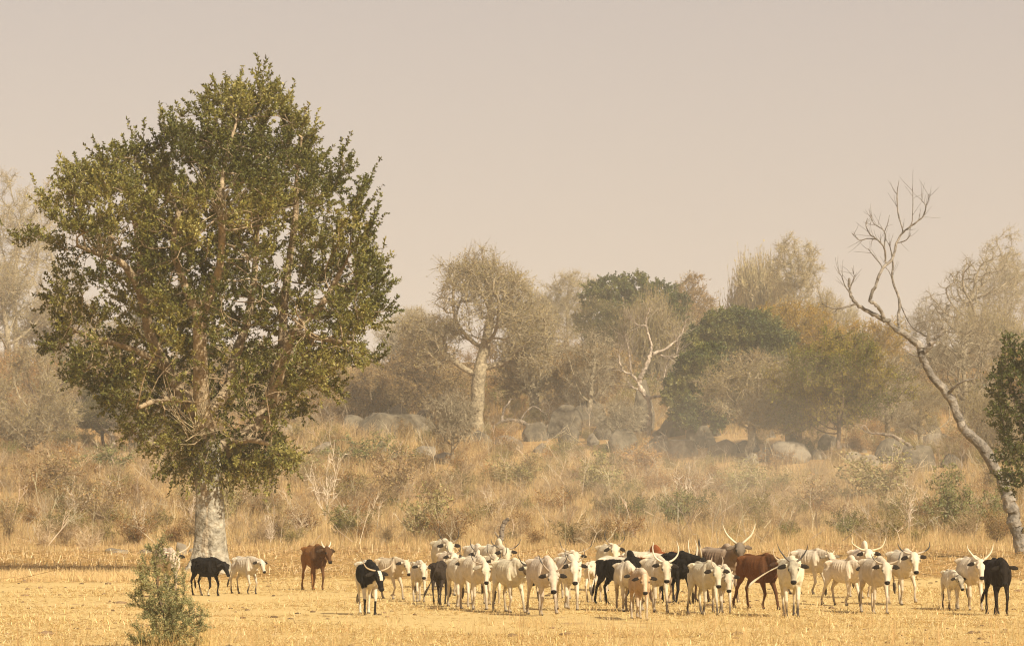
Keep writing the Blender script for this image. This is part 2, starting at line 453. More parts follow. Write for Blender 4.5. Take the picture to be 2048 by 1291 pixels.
            hc = np.array(sp.get('hornc', (.52, .42, .27))) * .85
            dark = np.clip((tt - sp.get('horntip', .62)) / .15, 0, 1)[:, None]
            cc = hc * (1 - dark) + np.array([.03, .025, .02]) * dark
            bs = np.clip((.14 - tt) / .1, 0, 1)[:, None] * .6
            cc = cc * (1 - bs) + np.array([.12, .09, .06]) * bs
            hb = Bag(); hb.add(V, Q, Tt, cc)
            horns.append(hb.mesh('horn', M_horn, smooth=True))
    return out, horns

def build_cow(name, cat, label, group, px, py, scale, sp, seed, D=None, zoff=0.0):
    """px,py: where the middle of the feet stands in the photograph"""
    if D is None: D = F * CAMZ / (py - HY)
    off = -math.degrees(math.atan((px - CX) / F))      # headings are given relative to the line of sight
    root = empty(name, (X(px, D), D, zoff), R(sp['h'] - 90 + off))
    root.scale = (scale,) * 3
    tag(root, label, cat, group)
    me, horns = cow_mesh(sp, seed)
    add_obj('body', me, root)
    for h in horns: add_obj('horn', h, root)
    return root
# ------------------------------------------------------------------ terrain height
HP = np.array([(-50, 0), (60, 0), (205, 0), (222, .55), (240, 1.9), (262, 3.9), (300, 7.0), (340, 10.2), (400, 15.0), (450, 17.5), (600, 19), (1300, 19), (3000, 19)], float)
def ground_z(x, y):
    x = np.asarray(x, float); y = np.asarray(y, float)
    z = np.interp(y, HP[:, 0], HP[:, 1])
    k = np.clip((y - 205) / 90, 0, 1)
    z = z + k * (1.1 * np.sin(x * .065 + 1.0) * np.sin(y * .045 + .5) + .55 * np.sin(x * .19 + y * .08))
    z = z + (1 - k) * .03 * np.sin(x * .35 + .7) * np.sin(y * .22)
    return z

# ------------------------------------------------------------------ skeletons
def frame(d, ref=(.31, .87, .12)):
    r = np.broadcast_to(np.asarray(ref, float), d.shape)
    s = np.cross(d, r); bad = np.linalg.norm(s, axis=-1) < .05
    s[bad] = np.cross(d[bad], np.broadcast_to(np.array([1., 0, .2]), d[bad].shape))
    s = norm(s); return s, np.cross(s, d)

def grow(nodes, par, att, step, kill, infl, iters=120, jitter=.18, grav=0.0, seed=0):
    rg = np.random.RandomState(seed)
    nodes = [np.array(p, float) for p in nodes]; par = list(par)
    att = np.asarray(att, float)
    P = np.array(nodes)
    d2 = ((att[:, None] - P[None]) ** 2).sum(-1); near = d2.argmin(1); nd = np.sqrt(d2.min(1))
    alive = nd > kill
    for it in range(iters):
        act = alive & (nd < infl)
        if not act.any(): break
        P = np.array(nodes)
        idx = near[act]
        dirs = norm(att[act] - P[idx])
        u, inv = np.unique(idx, return_inverse=True)
        acc = np.zeros((len(u), 3)); np.add.at(acc, inv, dirs)
        acc = norm(acc + rg.normal(size=acc.shape) * jitter + [0, 0, grav])
        new = P[u] + acc * step
        base = len(nodes)
        for a, b in zip(u, new): nodes.append(b); par.append(int(a))
        for c0 in range(0, len(new), 64):
            blk = new[c0:c0 + 64]
            dd = np.sqrt(((att[:, None] - blk[None]) ** 2).sum(-1)); m = dd.argmin(1); mv = dd[np.arange(len(att)), m]
            bt = mv < nd
            near[bt] = base + c0 + m[bt]; nd[bt] = mv[bt]
        alive &= nd > kill
    return np.array(nodes), np.array(par)

def radii(P, par, tip=.012, ex=.45, nmin=0):
    n = len(P); cnt = np.zeros(n); kids = np.zeros(n, int)
    for i in range(n - 1, 0, -1):
        if kids[i] == 0: cnt[i] = 1
        cnt[par[i]] += cnt[i]; kids[par[i]] += 1
    return tip * np.maximum(cnt, 1) ** ex, kids

def tubes(bag, A, Bp, ra, rb, dA, dB, k, col):
    """separate frusta from A to B"""
    sA, uA = frame(dA); sB, uB = frame(dB)
    th = np.linspace(0, 2 * np.pi, k, endpoint=False)
    ct, st = np.cos(th), np.sin(th)
    VA = A[:, None] + ra[:, None, None] * (sA[:, None] * ct[None, :, None] + uA[:, None] * st[None, :, None])
    VB = Bp[:, None] + rb[:, None, None] * (sB[:, None] * ct[None, :, None] + uB[:, None] * st[None, :, None])
    V = np.concatenate([VA, VB], 1).reshape(-1, 3)
    m = len(A); i = (np.arange(m) * 2 * k)[:, None]; j = np.arange(k)[None]; j2 = (j + 1) % k
    Q = np.stack([i + j, i + j2, i + k + j2, i + k + j], -1).reshape(-1, 4)
    col = np.asarray(col, float)
    cc = np.repeat(col, 2 * k, axis=0) if col.ndim == 2 else col
    bag.add(V, Q, c=cc)

def skel_tubes(bag, P, par, r, col, k_big=10, thick=.06):
    i = np.arange(1, len(P)); p = par[1:]
    d = norm(P[i] - P[p]); D = np.vstack([d[:1], d])
    dpar = D[p]; small = r[i] < thick
    rs = np.minimum(r[p], r[i] * 1.35 + .002)
    # a child that carries on its parent's line keeps the parent's frame; a side shoot starts in its own
    side = (d * dpar).sum(1) < .55
    dA = np.where((side | (r[i] < r[p] * .6))[:, None], d, dpar)
    col = np.asarray(col, float)
    for m, k in ((small, 4), (~small, k_big)):
        if m.any(): tubes(bag, P[p[m]], P[i[m]], rs[m], r[i[m]], dA[m], d[m], k, col if col.ndim == 1 else col[i[m]])

def leaves(bag, P, d, n, l, w, col, fold=0.0):
    """rhombic leaves; P base, d along, n blade normal"""
    s = norm(np.cross(d, n)); l = np.broadcast_to(l, (len(P),))[:, None]; w = np.broadcast_to(w, (len(P),))[:, None]
    a = P; b = P + d * l * .5 + s * w * .5; c = P + d * l; e = P + d * l * .5 - s * w * .5
    V = np.stack([a, b, c, e], 1).reshape(-1, 3)
    Q = np.arange(len(V)).reshape(-1, 4)
    bag.add(V, Q, c=np.repeat(np.broadcast_to(col, (len(P), 3)), 4, axis=0))

def rand_dirs(rg, n): return norm(rg.normal(size=(n, 3)))

def poly_line(pts, sub=4):
    return catmull(np.array(pts, float), sub)

def limb_nodes(limbs, sub=4):
    """limbs: list of (start index of earlier limb node or None, pts). returns nodes, parents, radius floor"""
    N = []; Pa = []; Rm = []
    for parent, pts in limbs:
        A = poly_line(pts, sub)
        if parent is None:
            st = 0; pi = -1
        else:
            dd = np.linalg.norm(np.array(N) - A[0, :3], axis=1); pi = int(dd.argmin()); st = 1
        for j in range(st, len(A)):
            N.append(A[j, :3]); Pa.append(pi if pi >= 0 else 0); Rm.append(A[j, 3]); pi = len(N) - 1
    return N, Pa, Rm

def col_var(rg, n, base, dv=.25, hv=.08):
    base = np.asarray(base, float)
    v = 1 + rg.uniform(-dv, dv, (n, 1)); h = 1 + rg.uniform(-hv, hv, (n, 3))
    return base * v * h

def shoots_on(bagL, bagT, P, d0, rg, L, nl, ll, lw, cols, curve=.25, up=.35, rad=.006, tcol=(.2, .15, .09), droop=0.0, spread=.9, tpow=1.0):
    """leafy shoots: at each P a curved twig along d0 with nl leaves"""
    n = len(P); L = np.broadcast_to(L, (n,)) * rg.uniform(.6, 1.25, n)
    d = norm(d0 + rg.normal(size=(n, 3)) * curve + [0, 0, up])
    prev = P; dd = d; segs = 3; K = []
    for s in range(segs):
        dn = norm(dd + rg.normal(size=(n, 3)) * .12 + [0, 0, up * .3 - droop])
        q = prev + dn * (L / segs)[:, None]
        r = np.full(n, rad * (1 - s / segs * .6))
        if bagT is not None: tubes(bagT, prev, q, r, r * .8, dd, dn, 3, np.asarray(tcol, float))
        K.append((prev, q, dn)); prev = q; dd = dn
    if nl <= 0: return
    t = .05 + .98 * rg.uniform(0, 1, (n, nl)) ** tpow; seg = np.minimum((t * segs).astype(int), segs - 1); fr = t * segs - seg
    A = np.stack([k[0] for k in K], 1); Bq = np.stack([k[1] for k in K], 1); Dd = np.stack([k[2] for k in K], 1)
    ii = np.arange(n)[:, None]
    pos = A[ii, seg] * (1 - fr[..., None]) + Bq[ii, seg] * fr[..., None]
    dr = Dd[ii, seg]
    pos = pos.reshape(-1, 3); dr = dr.reshape(-1, 3)
    m = len(pos)
    ld = norm(dr * .6 + rand_dirs(rg, m) * spread)
    nn = norm(rand_dirs(rg, m) + [0, 0, .5])
    c = cols(m, pos)
    leaves(bagL, pos, ld, nn, ll * rg.uniform(.6, 1.3, m), lw * rg.uniform(.7, 1.2, m), c)

# ------------------------------------------------------------------ generic tree of the background
def crown_points(rg, n, blobs, shell=.45, nseed=0, clump=.0, nf=.5):
    """blobs: (cx, cy, cz, rx, ry, rz)"""
    blobs = np.array(blobs, float)
    vol = blobs[:, 3] * blobs[:, 4] * blobs[:, 5]
    out = []
    while sum(len(o) for o in out) < n:
        k = rg.choice(len(blobs), n, p=vol / vol.sum())
        u = rand_dirs(rg, n) * (rg.uniform(shell ** 3, 1, n) ** (1 / 3))[:, None]
        p = blobs[k, :3] + u * blobs[k, 3:]
        if clump > -1: p = p[snoise(p, nseed, nf, 2) > clump - .6]
        out.append(p)
    return np.vstack(out)[:n]

def make_tree(seed, height, width, kind, trunk_h=.3, lean=0.0, blobs=None, thick=1.0, dens=1.0):
    """returns (trunk mesh, crown mesh or None) around the origin"""
    rg = np.random.RandomState(seed)
    P = dict(
        bare=dict(n=460, tip=.017, ex=.49, col=(.30, .245, .16), shoots=3, nl=0, sl=.75, step=.38, jit=.34, leafc=None),
        twiggy=dict(n=700, tip=.016, ex=.48, col=(.33, .265, .17), shoots=7, nl=3, sl=.85, ll=.13, lw=.06, step=.36, jit=.3, leafc=[(.42, .32, .12), (.34, .27, .10), (.32, .22, .09)]),
        brown=dict(n=700, tip=.015, ex=.43, col=(.26, .19, .115), shoots=8, nl=6, sl=.75, ll=.14, lw=.08, step=.36, jit=.3, leafc=[(.36, .225, .085), (.29, .19, .075), (.40, .28, .11)]),
        green=dict(n=620, tip=.011, ex=.44, col=(.13, .10, .07), shoots=7, nl=26, sl=.55, ll=.17, lw=.10, step=.36, jit=.22, leafc=[(.05, .07, .018), (.105, .12, .028), (.21, .195, .055)]),
        olive=dict(n=560, tip=.011, ex=.44, col=(.16, .12, .085), shoots=8, nl=16, sl=.6, ll=.14, lw=.07, step=.36, jit=.24, leafc=[(.12, .115, .032), (.20, .155, .05), (.12, .10, .035)]),
        yellow=dict(n=600, tip=.011, ex=.44, col=(.25, .17, .09), shoots=9, nl=15, sl=.8, ll=.13, lw=.05, step=.36, jit=.24, leafc=[(.45, .28, .045), (.32, .24, .045), (.50, .30, .05)]),
        yolive=dict(n=620, tip=.011, ex=.44, col=(.17, .12, .08), shoots=9, nl=15, sl=.8, ll=.13, lw=.05, step=.36, jit=.24, leafc=[(.14, .155, .03), (.23, .215, .04), (.34, .265, .05)]),
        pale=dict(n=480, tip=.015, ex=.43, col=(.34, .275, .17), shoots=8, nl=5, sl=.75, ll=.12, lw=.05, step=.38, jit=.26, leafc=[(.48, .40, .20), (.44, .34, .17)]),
    )[kind]
    h = height; w = width / 2
    if blobs is None:
        blobs = [(lean * h * .5, 0, h * .62, w, w * .8, h * .38)]
        for k in range(3):
            a = rg.uniform(0, 6.28)
            blobs.append((lean * h * .5 + math.cos(a) * w * .5, math.sin(a) * w * .45, h * rg.uniform(.5, .82), w * .5, w * .5, h * .18))
    sc = max(.45, (h * w * w) ** (1 / 3) / 5.2)
    att = crown_points(rg, int(P['n'] * dens), blobs, nseed=seed, clump=.15 if kind == 'green' else -.1, nf=1.2 / max(w, .5))
    att = att[att[:, 2] > h * .12]
    th = trunk_h * h
    tr = [(0, 0, -.4, 0), (lean * th * .2 + rg.normal() * .05 * h * .2, 0, th * .35, 0), (lean * th * .6, rg.normal() * .1, th * .7, 0), (lean * th, 0, th, 0)]
    N, Pa, Rm = limb_nodes([(None, tr)], 3)
    Pn, par = grow(N, Pa, att, P['step'] * sc, .55 * P['step'] * sc * 1.3, max(w, h) * 1.5, 90, P['jit'], .02, seed)
    r, kids = radii(Pn, par, P['tip'] * sc, P['ex'])
    r = r * thick
    r[:3] *= np.array([1.45, 1.2, 1.08])
    tb = Bag()
    tcol = np.array(P['col'])
    skel_tubes(tb, Pn, par, r, tcol * (1 + rg.uniform(-.15, .15, (len(Pn), 1))), 9, .05)
    # fine shoots and leaves
    i = np.where((r < P['tip'] * sc * 3.2) & (np.arange(len(Pn)) > 10))[0]
    cap = int(4600 * dens); i = np.repeat(i, P['shoots'] if len(i) * P['shoots'] < cap else max(2, cap // len(i)))
    d0 = norm(norm(Pn[i] - Pn[par[i]]) + rand_dirs(rg, len(i)) * .9)
    lb = Bag()
    if P['leafc'] is not None:
        lc = np.array(P['leafc'])
        def cols(m, pos):
            nz = snoise(pos, seed + 77, .8, 2); k = np.clip(((nz + 1) / 2 * len(lc) + rg.uniform(-.7, .7, m)).astype(int), 0, len(lc) - 1)
            return lc[k] * (1 + rg.uniform(-.25, .25, (m, 1)))
    else: cols = None
    f = Pn[i] + (Pn[par[i]] - Pn[i]) * rg.uniform(0, 1, (len(i), 1))
    shoots_on(lb, tb, f, d0, rg, P['sl'] * sc ** .5, P['nl'], P.get('ll', .1) * sc ** .3, P.get('lw', .05) * sc ** .3, cols, up=.12, rad=.017, tcol=tcol * 1.25)
    tm = tb.mesh('trunk', M_bark if kind not in ('twiggy',) else M_bark, smooth=False)
    cm = lb.mesh('crown', M_dryleaf if kind in ('twiggy', 'brown', 'pale', 'yellow', 'yolive') else M_leaf) if P['nl'] else None
    return tm, cm
# ------------------------------------------------------------------ ground
def D_of(px, py, lo=70.0, hi=560.0):
    """distance at which the ground shows at this row of the photograph"""
    d = np.arange(lo, hi, .5)
    zz = ground_z((px - CX) * d / F, d)
    pp = HY - (zz - CAMZ) * F / d
    k = np.where(pp <= py)[0]
    return float(d[k[0]]) if len(k) else hi

def ground_material():
    m = bpy.data.materials.new('dry_field_soil'); m.use_nodes = True
    n = m.node_tree; L = n.links; b = n.nodes['Principled BSDF']
    tc = n.nodes.new('ShaderNodeTexCoord'); geo = n.nodes.new('ShaderNodeNewGeometry')
    def noise(sc, det=6, dist=0.0, rough=.6):
        t = n.nodes.new('ShaderNodeTexNoise'); t.inputs['Scale'].default_value = sc; t.inputs['Detail'].default_value = det
        t.inputs['Distortion'].default_value = dist; t.inputs['Roughness'].default_value = rough
        L.new(tc.outputs['Object'], t.inputs['Vector']); return t.outputs['Fac']
    def ramp(f, stops):
        r = n.nodes.new('ShaderNodeValToRGB'); e = r.color_ramp.elements
        while len(e) < len(stops): e.new(.5)
        for q, (p, c) in zip(e, stops): q.position = p; q.color = (*c, 1)
        L.new(f, r.inputs[0]); return r.outputs[0]
    def mix(f, a, c):
        x = n.nodes.new('ShaderNodeMix'); x.data_type = 'RGBA'
        if isinstance(f, float): x.inputs[0].default_value = f
        else: L.new(f, x.inputs[0])
        L.new(a, x.inputs[6]); L.new(c, x.inputs[7]); return x.outputs[2]
    base = ramp(noise(.35, 8), [(.3, (.48, .33, .125)), (.5, (.57, .40, .155)), (.7, (.63, .455, .20))])
    fine = ramp(noise(9, 8, .4), [(.28, (.33, .215, .09)), (.40, (.52, .375, .165)), (.60, (.60, .44, .20)), (.75, (.68, .52, .27))])
    field = mix(.55, base, fine)
    dirt = ramp(noise(1.1, 6, 1.0), [(.60, (0, 0, 0)), (.70, (1, 1, 1))])
    dcol = n.nodes.new('ShaderNodeRGB'); dcol.outputs[0].default_value = (.36, .235, .12, 1)
    sc = n.nodes.new('ShaderNodeMath'); sc.operation = 'MULTIPLY'; sc.inputs[1].default_value = .85
    L.new(dirt, sc.inputs[0]); field = mix(sc.outputs[0], field, dcol.outputs[0])
    slope = ramp(noise(.6, 8), [(.3, (.23, .13, .05)), (.5, (.33, .20, .08)), (.7, (.41, .265, .12))])
    sx = n.nodes.new('ShaderNodeSeparateXYZ'); L.new(tc.outputs['Object'], sx.inputs[0])
    mr = n.nodes.new('ShaderNodeMapRange'); mr.inputs[1].default_value = 188; mr.inputs[2].default_value = 212
    L.new(sx.outputs['Y'], mr.inputs[0])
    L.new(mix(mr.outputs[0], field, slope), b.inputs['Base Color'])
    b.inputs['Roughness'].default_value = .95; b.inputs['Specular IOR Level'].default_value = .1
    bp = n.nodes.new('ShaderNodeBump'); bp.inputs['Strength'].default_value = .8; bp.inputs['Distance'].default_value = .06
    L.new(noise(5, 10, .3, .7), bp.inputs['Height']); L.new(bp.outputs[0], b.inputs['Normal'])
    return m

def build_ground():
    ys = np.concatenate([np.arange(-80, 60, 5), np.arange(60, 230, .8), np.arange(230, 470, 2.0), np.arange(470, 3000, 60), [3000]])
    xs = np.concatenate([np.arange(-1500, -90, 45), np.arange(-90, 90.1, 1.0), np.arange(100, 1500, 45)])
    XX, YY = np.meshgrid(xs, ys)
    ZZ = ground_z(XX, YY)
    v = np.stack([XX, YY, ZZ], -1).reshape(-1, 3)
    nr = (np.abs(v[:, 0]) < 90) & (v[:, 1] > 55) & (v[:, 1] < 470)
    v[nr, 2] += .022 * snoise(v[nr] * [1, 1, 0], 3, 1.1, 3) 
    w = len(xs); i = np.arange(len(ys) - 1)[:, None] * w; j = np.arange(w - 1)[None]
    Q = np.stack([i + j, i + j + 1, i + w + j + 1, i + w + j], -1).reshape(-1, 4)
    o = add_obj('ground', make_mesh('ground', v, [Q], [ground_material()], True))
    tag(o, kind='structure')
build_ground()

# ------------------------------------------------------------------ cattle, one by one
HERD = 'cattle walking over the dry field'
cattle = [
 # name, category, px, py, scale, label, spec
 ('calf', 'calf', 412, 1192, .78, 'black calf with pale belly flicking its tail in front of the big tree trunk', dict(h=34, head=48, poll=1.12, pitch=62, coat='black', belly=1, step=[.12, -.12, .16, -.02], ear=1.1, leg=1.05, tail=.1, hump=.2)),
 ('calf', 'calf', 490, 1189, .77, 'cream calf with dark socks just right of the big tree trunk', dict(h=32, head=36, poll=1.17, coat='cream', tint=(.60, .52, .40), socks=.95, step=[.1, -.06, .02, -.1], leg=1.08, hump=.1, ear=1.05, fat=.92)),
 ('cow', 'cow', 628, 1179, 1.0, 'rust brown cow with dark shoulders and short pale horns, walking alone at left', dict(h=17, head=30, poll=1.24, coat='rust', darkfront=.75, horn='stub', hornlen=.25, hornc=(.7, .62, .48), horntip=1.2, step=[.05, -.1, .15, -.18], fat=.95)),
 ('cow', 'cow', 735, 1227, .95, 'black and white cow with white face blaze and lowered head, leading at left', dict(h=7, head=32, poll=1.06, pitch=64, coat='piebald', hump=.25, horn='wide', hornlen=.42, hornr=.028, hornc=(.45, .33, .2), horntip=.75, step=[.1, -.02, -.05, .1], socks=.2)),
 ('cow', 'cow', 335, 1194, 1.0, 'horned white cow half hidden behind the foreground shrub', dict(h=11, head=2, poll=1.17, coat='white', tint=(.60, .49, .36), horn='wide', hornlen=.42, hornc=(.6, .5, .36), horntip=.85, step=[.1, -.1, .1, -.1])),
 ('calf', 'calf', 778, 1198, .82, 'thin cream young cow with black ears behind the black and white leader', dict(h=34, head=26, poll=1.2, coat='cream', tint=(.60, .50, .37), horn='stub', hornlen=.12, step=[.2, -.05, .12, -.2], fat=.85, leg=1.05, ear=1.1)),
 ('calf', 'calf', 838, 1203, .79, 'cream calf with dark ears facing forward beside the dark calf', dict(h=7, head=8, poll=1.2, pitch=62, coat='cream', tint=(.58, .49, .37), horn='stub', hornlen=.14, step=[.05, -.05, .0, .1], fat=.85, leg=1.05, ear=1.15)),
 ('calf', 'calf', 880, 1208, .82, 'dark brown black calf seen from behind, tail hanging at its left', dict(h=172, head=200, poll=1.0, pitch=75, coat='black', tint=(.035, .025, .018), step=[.1, -.1, .1, -.12], tail=.25, leg=1.02, hump=.2, neck=.4)),
 ('cow', 'cow', 885, 1174, 1.1, 'white cow with tall upswept dark horns, farthest back in the left bunch', dict(h=10, head=10, poll=1.22, coat='white', horn='lyre', hornlen=.42, hornr=.026, horntip=.35, hornc=(.25, .19, .12))),
 ('cow', 'cow', 895, 1189, .92, 'white cow squeezed behind the dark calf and the leading pair', dict(h=11, head=10, poll=1.24, coat='white', horn='lyre', hornlen=.28, hornr=.024, horntip=.3, hornc=(.2, .15, .1))),
 ('cow', 'cow', 918, 1214, .92, 'white cow with black ear, left one of the close leading pair', dict(h=13, head=12, poll=1.24, coat='white', horn='lyre', hornlen=.30, hornr=.028, horntip=.25, hornc=(.15, .11, .08), step=[.12, -.12, .1, -.15])),
 ('cow', 'cow', 949, 1219, .97, 'white cow with spread dark horns and narrow face, right one of the close leading pair', dict(h=18, head=8, poll=1.12, pitch=66, coat='white', horn='wide', hornlen=.36, hornr=.026, horntip=.5, hornc=(.34, .25, .16), step=[.16, -.18, .16, -.1], eardark=.5, hw=.9)),
 ('cow', 'cow', 950, 1180, 1.02, 'off-white cow showing only its bony back and one horn behind the leading pair', dict(h=12, head=-6, poll=1.12, coat='white', tint=(.58, .49, .37), horn='lyre', hornlen=.4, hornr=.022, horntip=.2, hornc=(.2, .15, .1))),
 ('cow', 'cow', 988, 1184, 1.05, 'white humped cow with black ears in the middle of the back row', dict(h=20, head=14, poll=1.18, pitch=62, coat='white', hump=.95, horn='wide', hornlen=.38, hornr=.024, horntip=.3, hornc=(.25, .18, .11))),
 ('cow', 'cow', 984, 1208, .95, 'tan-legged cream cow peering out behind the leading pair', dict(h=7, head=8, poll=1.2, coat='cream', horn='lyre', hornlen=.4, hornr=.024, horntip=.5, hornc=(.3, .22, .14))),
 ('cow', 'cow', 1018, 1225, .94, 'white cow with dark brown face turned right and one long black horn', dict(h=22, head=46, poll=1.16, pitch=70, coat='white', darkface=1, horn='wide', hornlen=.34, hornr=.028, horntip=.15, hornc=(.08, .06, .05), step=[.26, -.1, .12, -.1], fat=1.05)),
 ('cow', 'cow', 1085, 1231, 1.0, 'white cow hanging its head low with black muzzle, nearest of the middle bunch', dict(h=16, head=4, poll=.98, pitch=60, neck=.56, coat='white', horn='vee', hornlen=.40, hornr=.034, horntip=.45, hornc=(.30, .21, .13), step=[.28, -.14, .05, -.2], lift=[.06, 0, 0, 0])),
 ('cow', 'cow', 1140, 1195, .98, 'white cow with wide pale horns looking over the cow ahead of it', dict(h=10, head=4, poll=1.26, coat='white', horn='wide', hornlen=.42, hornr=.028, horntip=.55, hornc=(.5, .4, .26))),
 ('cow', 'cow', 1136, 1221, .98, 'white long-faced cow directly in front of the wide-horned white cow', dict(h=11, head=4, poll=1.15, pitch=68, hl=.54, coat='white', horn='lyre', hornlen=.34, hornr=.024, horntip=.5, hornc=(.42, .32, .2), step=[.15, -.12, .1, -.15], lift=[.0, .06, 0, 0], fat=.95)),
 ('calf', 'calf', 1195, 1203, .80, 'speckled cream calf facing away in the centre of the herd', dict(h=158, head=170, poll=1.02, pitch=70, coat='speckled', tint=(.60, .50, .37), step=[.08, -.08, .06, -.06], fat=.9, leg=1.06, hump=.15, neck=.42)),
 ('cow', 'cow', 1216, 1180, 1.03, 'bright white cow with thin upright horns in the back row centre', dict(h=13, head=5, poll=1.27, coat='white', horn='lyre', hornlen=.46, hornr=.026, horntip=.4, hornc=(.28, .21, .14), eardrop=.45)),
 ('cow', 'cow', 1238, 1211, .93, 'black cow with white patch along its back, behind the middle bunch', dict(h=46, head=84, poll=1.1, pitch=60, coat='blackwhite', step=[.1, -.1, .08, -.12], hump=.9)),
 ('cow', 'cow', 1251, 1224, .88, 'plain white cow hidden in front by the tan calf', dict(h=9, head=30, poll=1.02, pitch=68, coat='white', step=[.1, -.1, .06, -.1], fat=1.02)),
 ('calf', 'calf', 1279, 1238, .84, 'tan calf with pale nose stripe, nearest animal of the herd centre', dict(h=8, head=6, poll=1.13, pitch=66, coat='tan', palemuzzle=0, step=[.14, -.1, .06, -.1], lift=[0, .07, 0, 0], fat=.82, leg=1.04, ear=1.05, hump=.2)),
 ('cow', 'cow', 1311, 1225, .96, 'white cow with big pale curved horns beside the tan calf', dict(h=16, head=8, poll=1.2, pitch=66, coat='white', horn='lyre', hornlen=.52, hornr=.036, horntip=1.2, hornc=(.72, .63, .47), step=[.18, -.15, .1, -.16], fat=.96)),
 ('cow', 'cow', 1287, 1196, .98, 'brown and white cow with rusty hump in the crowded middle', dict(h=56, head=80, poll=1.12, coat='brownwhite', hump=1.0)),
 ('cow', 'cow', 1327, 1204, .97, 'rust brown cow with white back and long ivory horns, head lowered', dict(h=46, head=62, poll=1.06, pitch=48, coat='brownwhite', tint=(.24, .075, .02), horn='up', hornlen=.62, hornr=.034, horntip=1.2, hornc=(.75, .66, .50), palemuzzle=1, hornback=.1)),
 ('cow', 'cow', 1354, 1207, 1.0, 'black cow with wide long horns, head turned away to the right', dict(h=20, head=88, poll=1.16, pitch=62, coat='black', horn='vee', hornlen=.62, hornr=.03, horntip=.45, hornc=(.5, .4, .26), step=[.16, -.14, .1, -.1], fat=.95, hornroll=0)),
 ('bull', 'bull', 1436, 1204, 1.08, 'tall grey-brown bull with the biggest pale horns, standing behind the others', dict(h=36, head=12, poll=1.38, coat='greybrown', horn='vee', hornlen=.55, hornr=.04, horntip=.85, hornc=(.62, .53, .36), hump=.6, step=[.2, -.1, .1, -.1])),
 ('cow', 'cow', 1408, 1230, .92, 'thin white cow with short curved horns right in front of the grey-brown bull', dict(h=21, head=12, poll=1.16, pitch=66, coat='white', horn='up', hornlen=.30, hornr=.028, horntip=.9, hornc=(.45, .35, .24), step=[.2, -.16, .16, -.22], fat=.86, socks=.9, greyface=0)),
 ('cow', 'cow', 1444, 1227, .84, 'smaller white cow mostly hidden behind the thin short-horned white cow', dict(h=11, head=6, poll=1.08, pitch=66, coat='white', horn='stub', hornlen=.15, step=[.16, -.1, .1, -.1], fat=.85, socks=.8)),
 ('cow', 'cow', 1516, 1218, 1.0, 'reddish brown cow walking right with its head behind the dark-eared white cow', dict(h=34, head=30, poll=1.16, pitch=66, coat='brown', darkfront=.5, horn='lyre', hornlen=.32, hornc=(.5, .38, .24), horntip=1.1, step=[.25, -.05, .06, -.24], fat=.98)),
 ('cow', 'cow', 1581, 1233, 1.02, 'white cow with big black ears and grey cheeks walking straight forward', dict(h=4, head=2, poll=1.2, pitch=60, coat='white', greyface=1, horn='vee', hornlen=.42, hornr=.03, horntip=.2, hornc=(.12, .09, .07), ear=1.12, socks=1.0, step=[.1, -.06, .0, .1], fat=1.02,
   tailpts=[(-.72, 0, 1.17, .03, .035), (-.80, -.12, 1.12, .022, .026), (-.86, -.40, .98, .02, .02), (-.88, -.62, .84, .026, .026), (-.88, -.80, .70, .035, .03), (-.88, -.86, .60, .012, .012)])),
 ('cow', 'cow', 1618, 1188, .95, 'white cow in the dust behind the dark-eared white cow, facing right', dict(h=42, head=26, poll=1.18, coat='white', horn='stub', hornlen=.16, eardark=.7, step=[.14, -.14, .1, -.1])),
 ('cow', 'cow', 1686, 1209, .88, 'cream young cow with stub horns at the left of the right-hand bunch', dict(h=38, head=38, poll=1.14, pitch=58, coat='cream', tint=(.62, .52, .38), horn='stub', hornlen=.14, hump=.7, step=[.2, -.14, .1, -.2], fat=.92)),
 ('cow', 'cow', 1722, 1196, 1.0, 'humped cream cow with large ivory horns behind the right-hand leader', dict(h=14, head=6, poll=1.26, coat='cream', tint=(.64, .55, .39), hump=1.2, horn='wide', hornlen=.44, hornr=.038, horntip=1.0, hornc=(.7, .58, .38))),
 ('cow', 'cow', 1750, 1225, .99, 'white cow with short black-tipped horns leading the right-hand bunch', dict(h=17, head=8, poll=1.17, pitch=62, coat='white', horn='wide', hornlen=.32, hornr=.032, horntip=.5, hornc=(.42, .33, .22), step=[.12, -.16, .08, -.1], fat=1.02)),
 ('cow', 'cow', 1804, 1208, 1.05, 'white cow with dark swept horns behind the right-hand leader, one foreleg raised', dict(h=17, head=14, poll=1.22, pitch=62, coat='white', horn='wide', hornlen=.36, hornr=.034, horntip=.35, hornc=(.5, .4, .28), step=[.26, -.12, .1, -.1], lift=[.08, 0, 0, 0])),
 ('calf', 'calf', 1900, 1217, .72, 'smallest calf, cream with grey head, left of the last pair', dict(h=11, head=34, poll=1.10, pitch=62, coat='cream', tint=(.58, .50, .39), greyface=1, socks=.9, step=[.05, -.05, .05, -.06], fat=.85, leg=1.08, hump=.1)),
 ('cow', 'cow', 1941, 1217, .98, 'white cow with ivory horns beside the black cow at the right edge', dict(h=15, head=10, poll=1.22, coat='white', horn='vee', hornlen=.42, hornr=.036, horntip=.9, hornc=(.72, .62, .44), step=[.18, -.12, .1, -.14])),
 ('cow', 'cow', 1995, 1227, .98, 'hornless black cow with long legs at the far right', dict(h=11, head=4, poll=1.16, pitch=66, coat='black', tint=(.016, .011, .008), step=[.12, -.12, .08, -.12], leg=1.04, fat=.95, hump=.2)),
]
if not globals().get('NOCOW'):
    for k, (nm, cat, px, py, sc, lab, sp) in enumerate(cattle):
        D = F * CAMZ / (py - HY)
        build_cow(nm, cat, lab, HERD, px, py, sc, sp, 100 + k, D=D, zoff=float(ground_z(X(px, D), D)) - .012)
print('cattle', time.time() - T0)

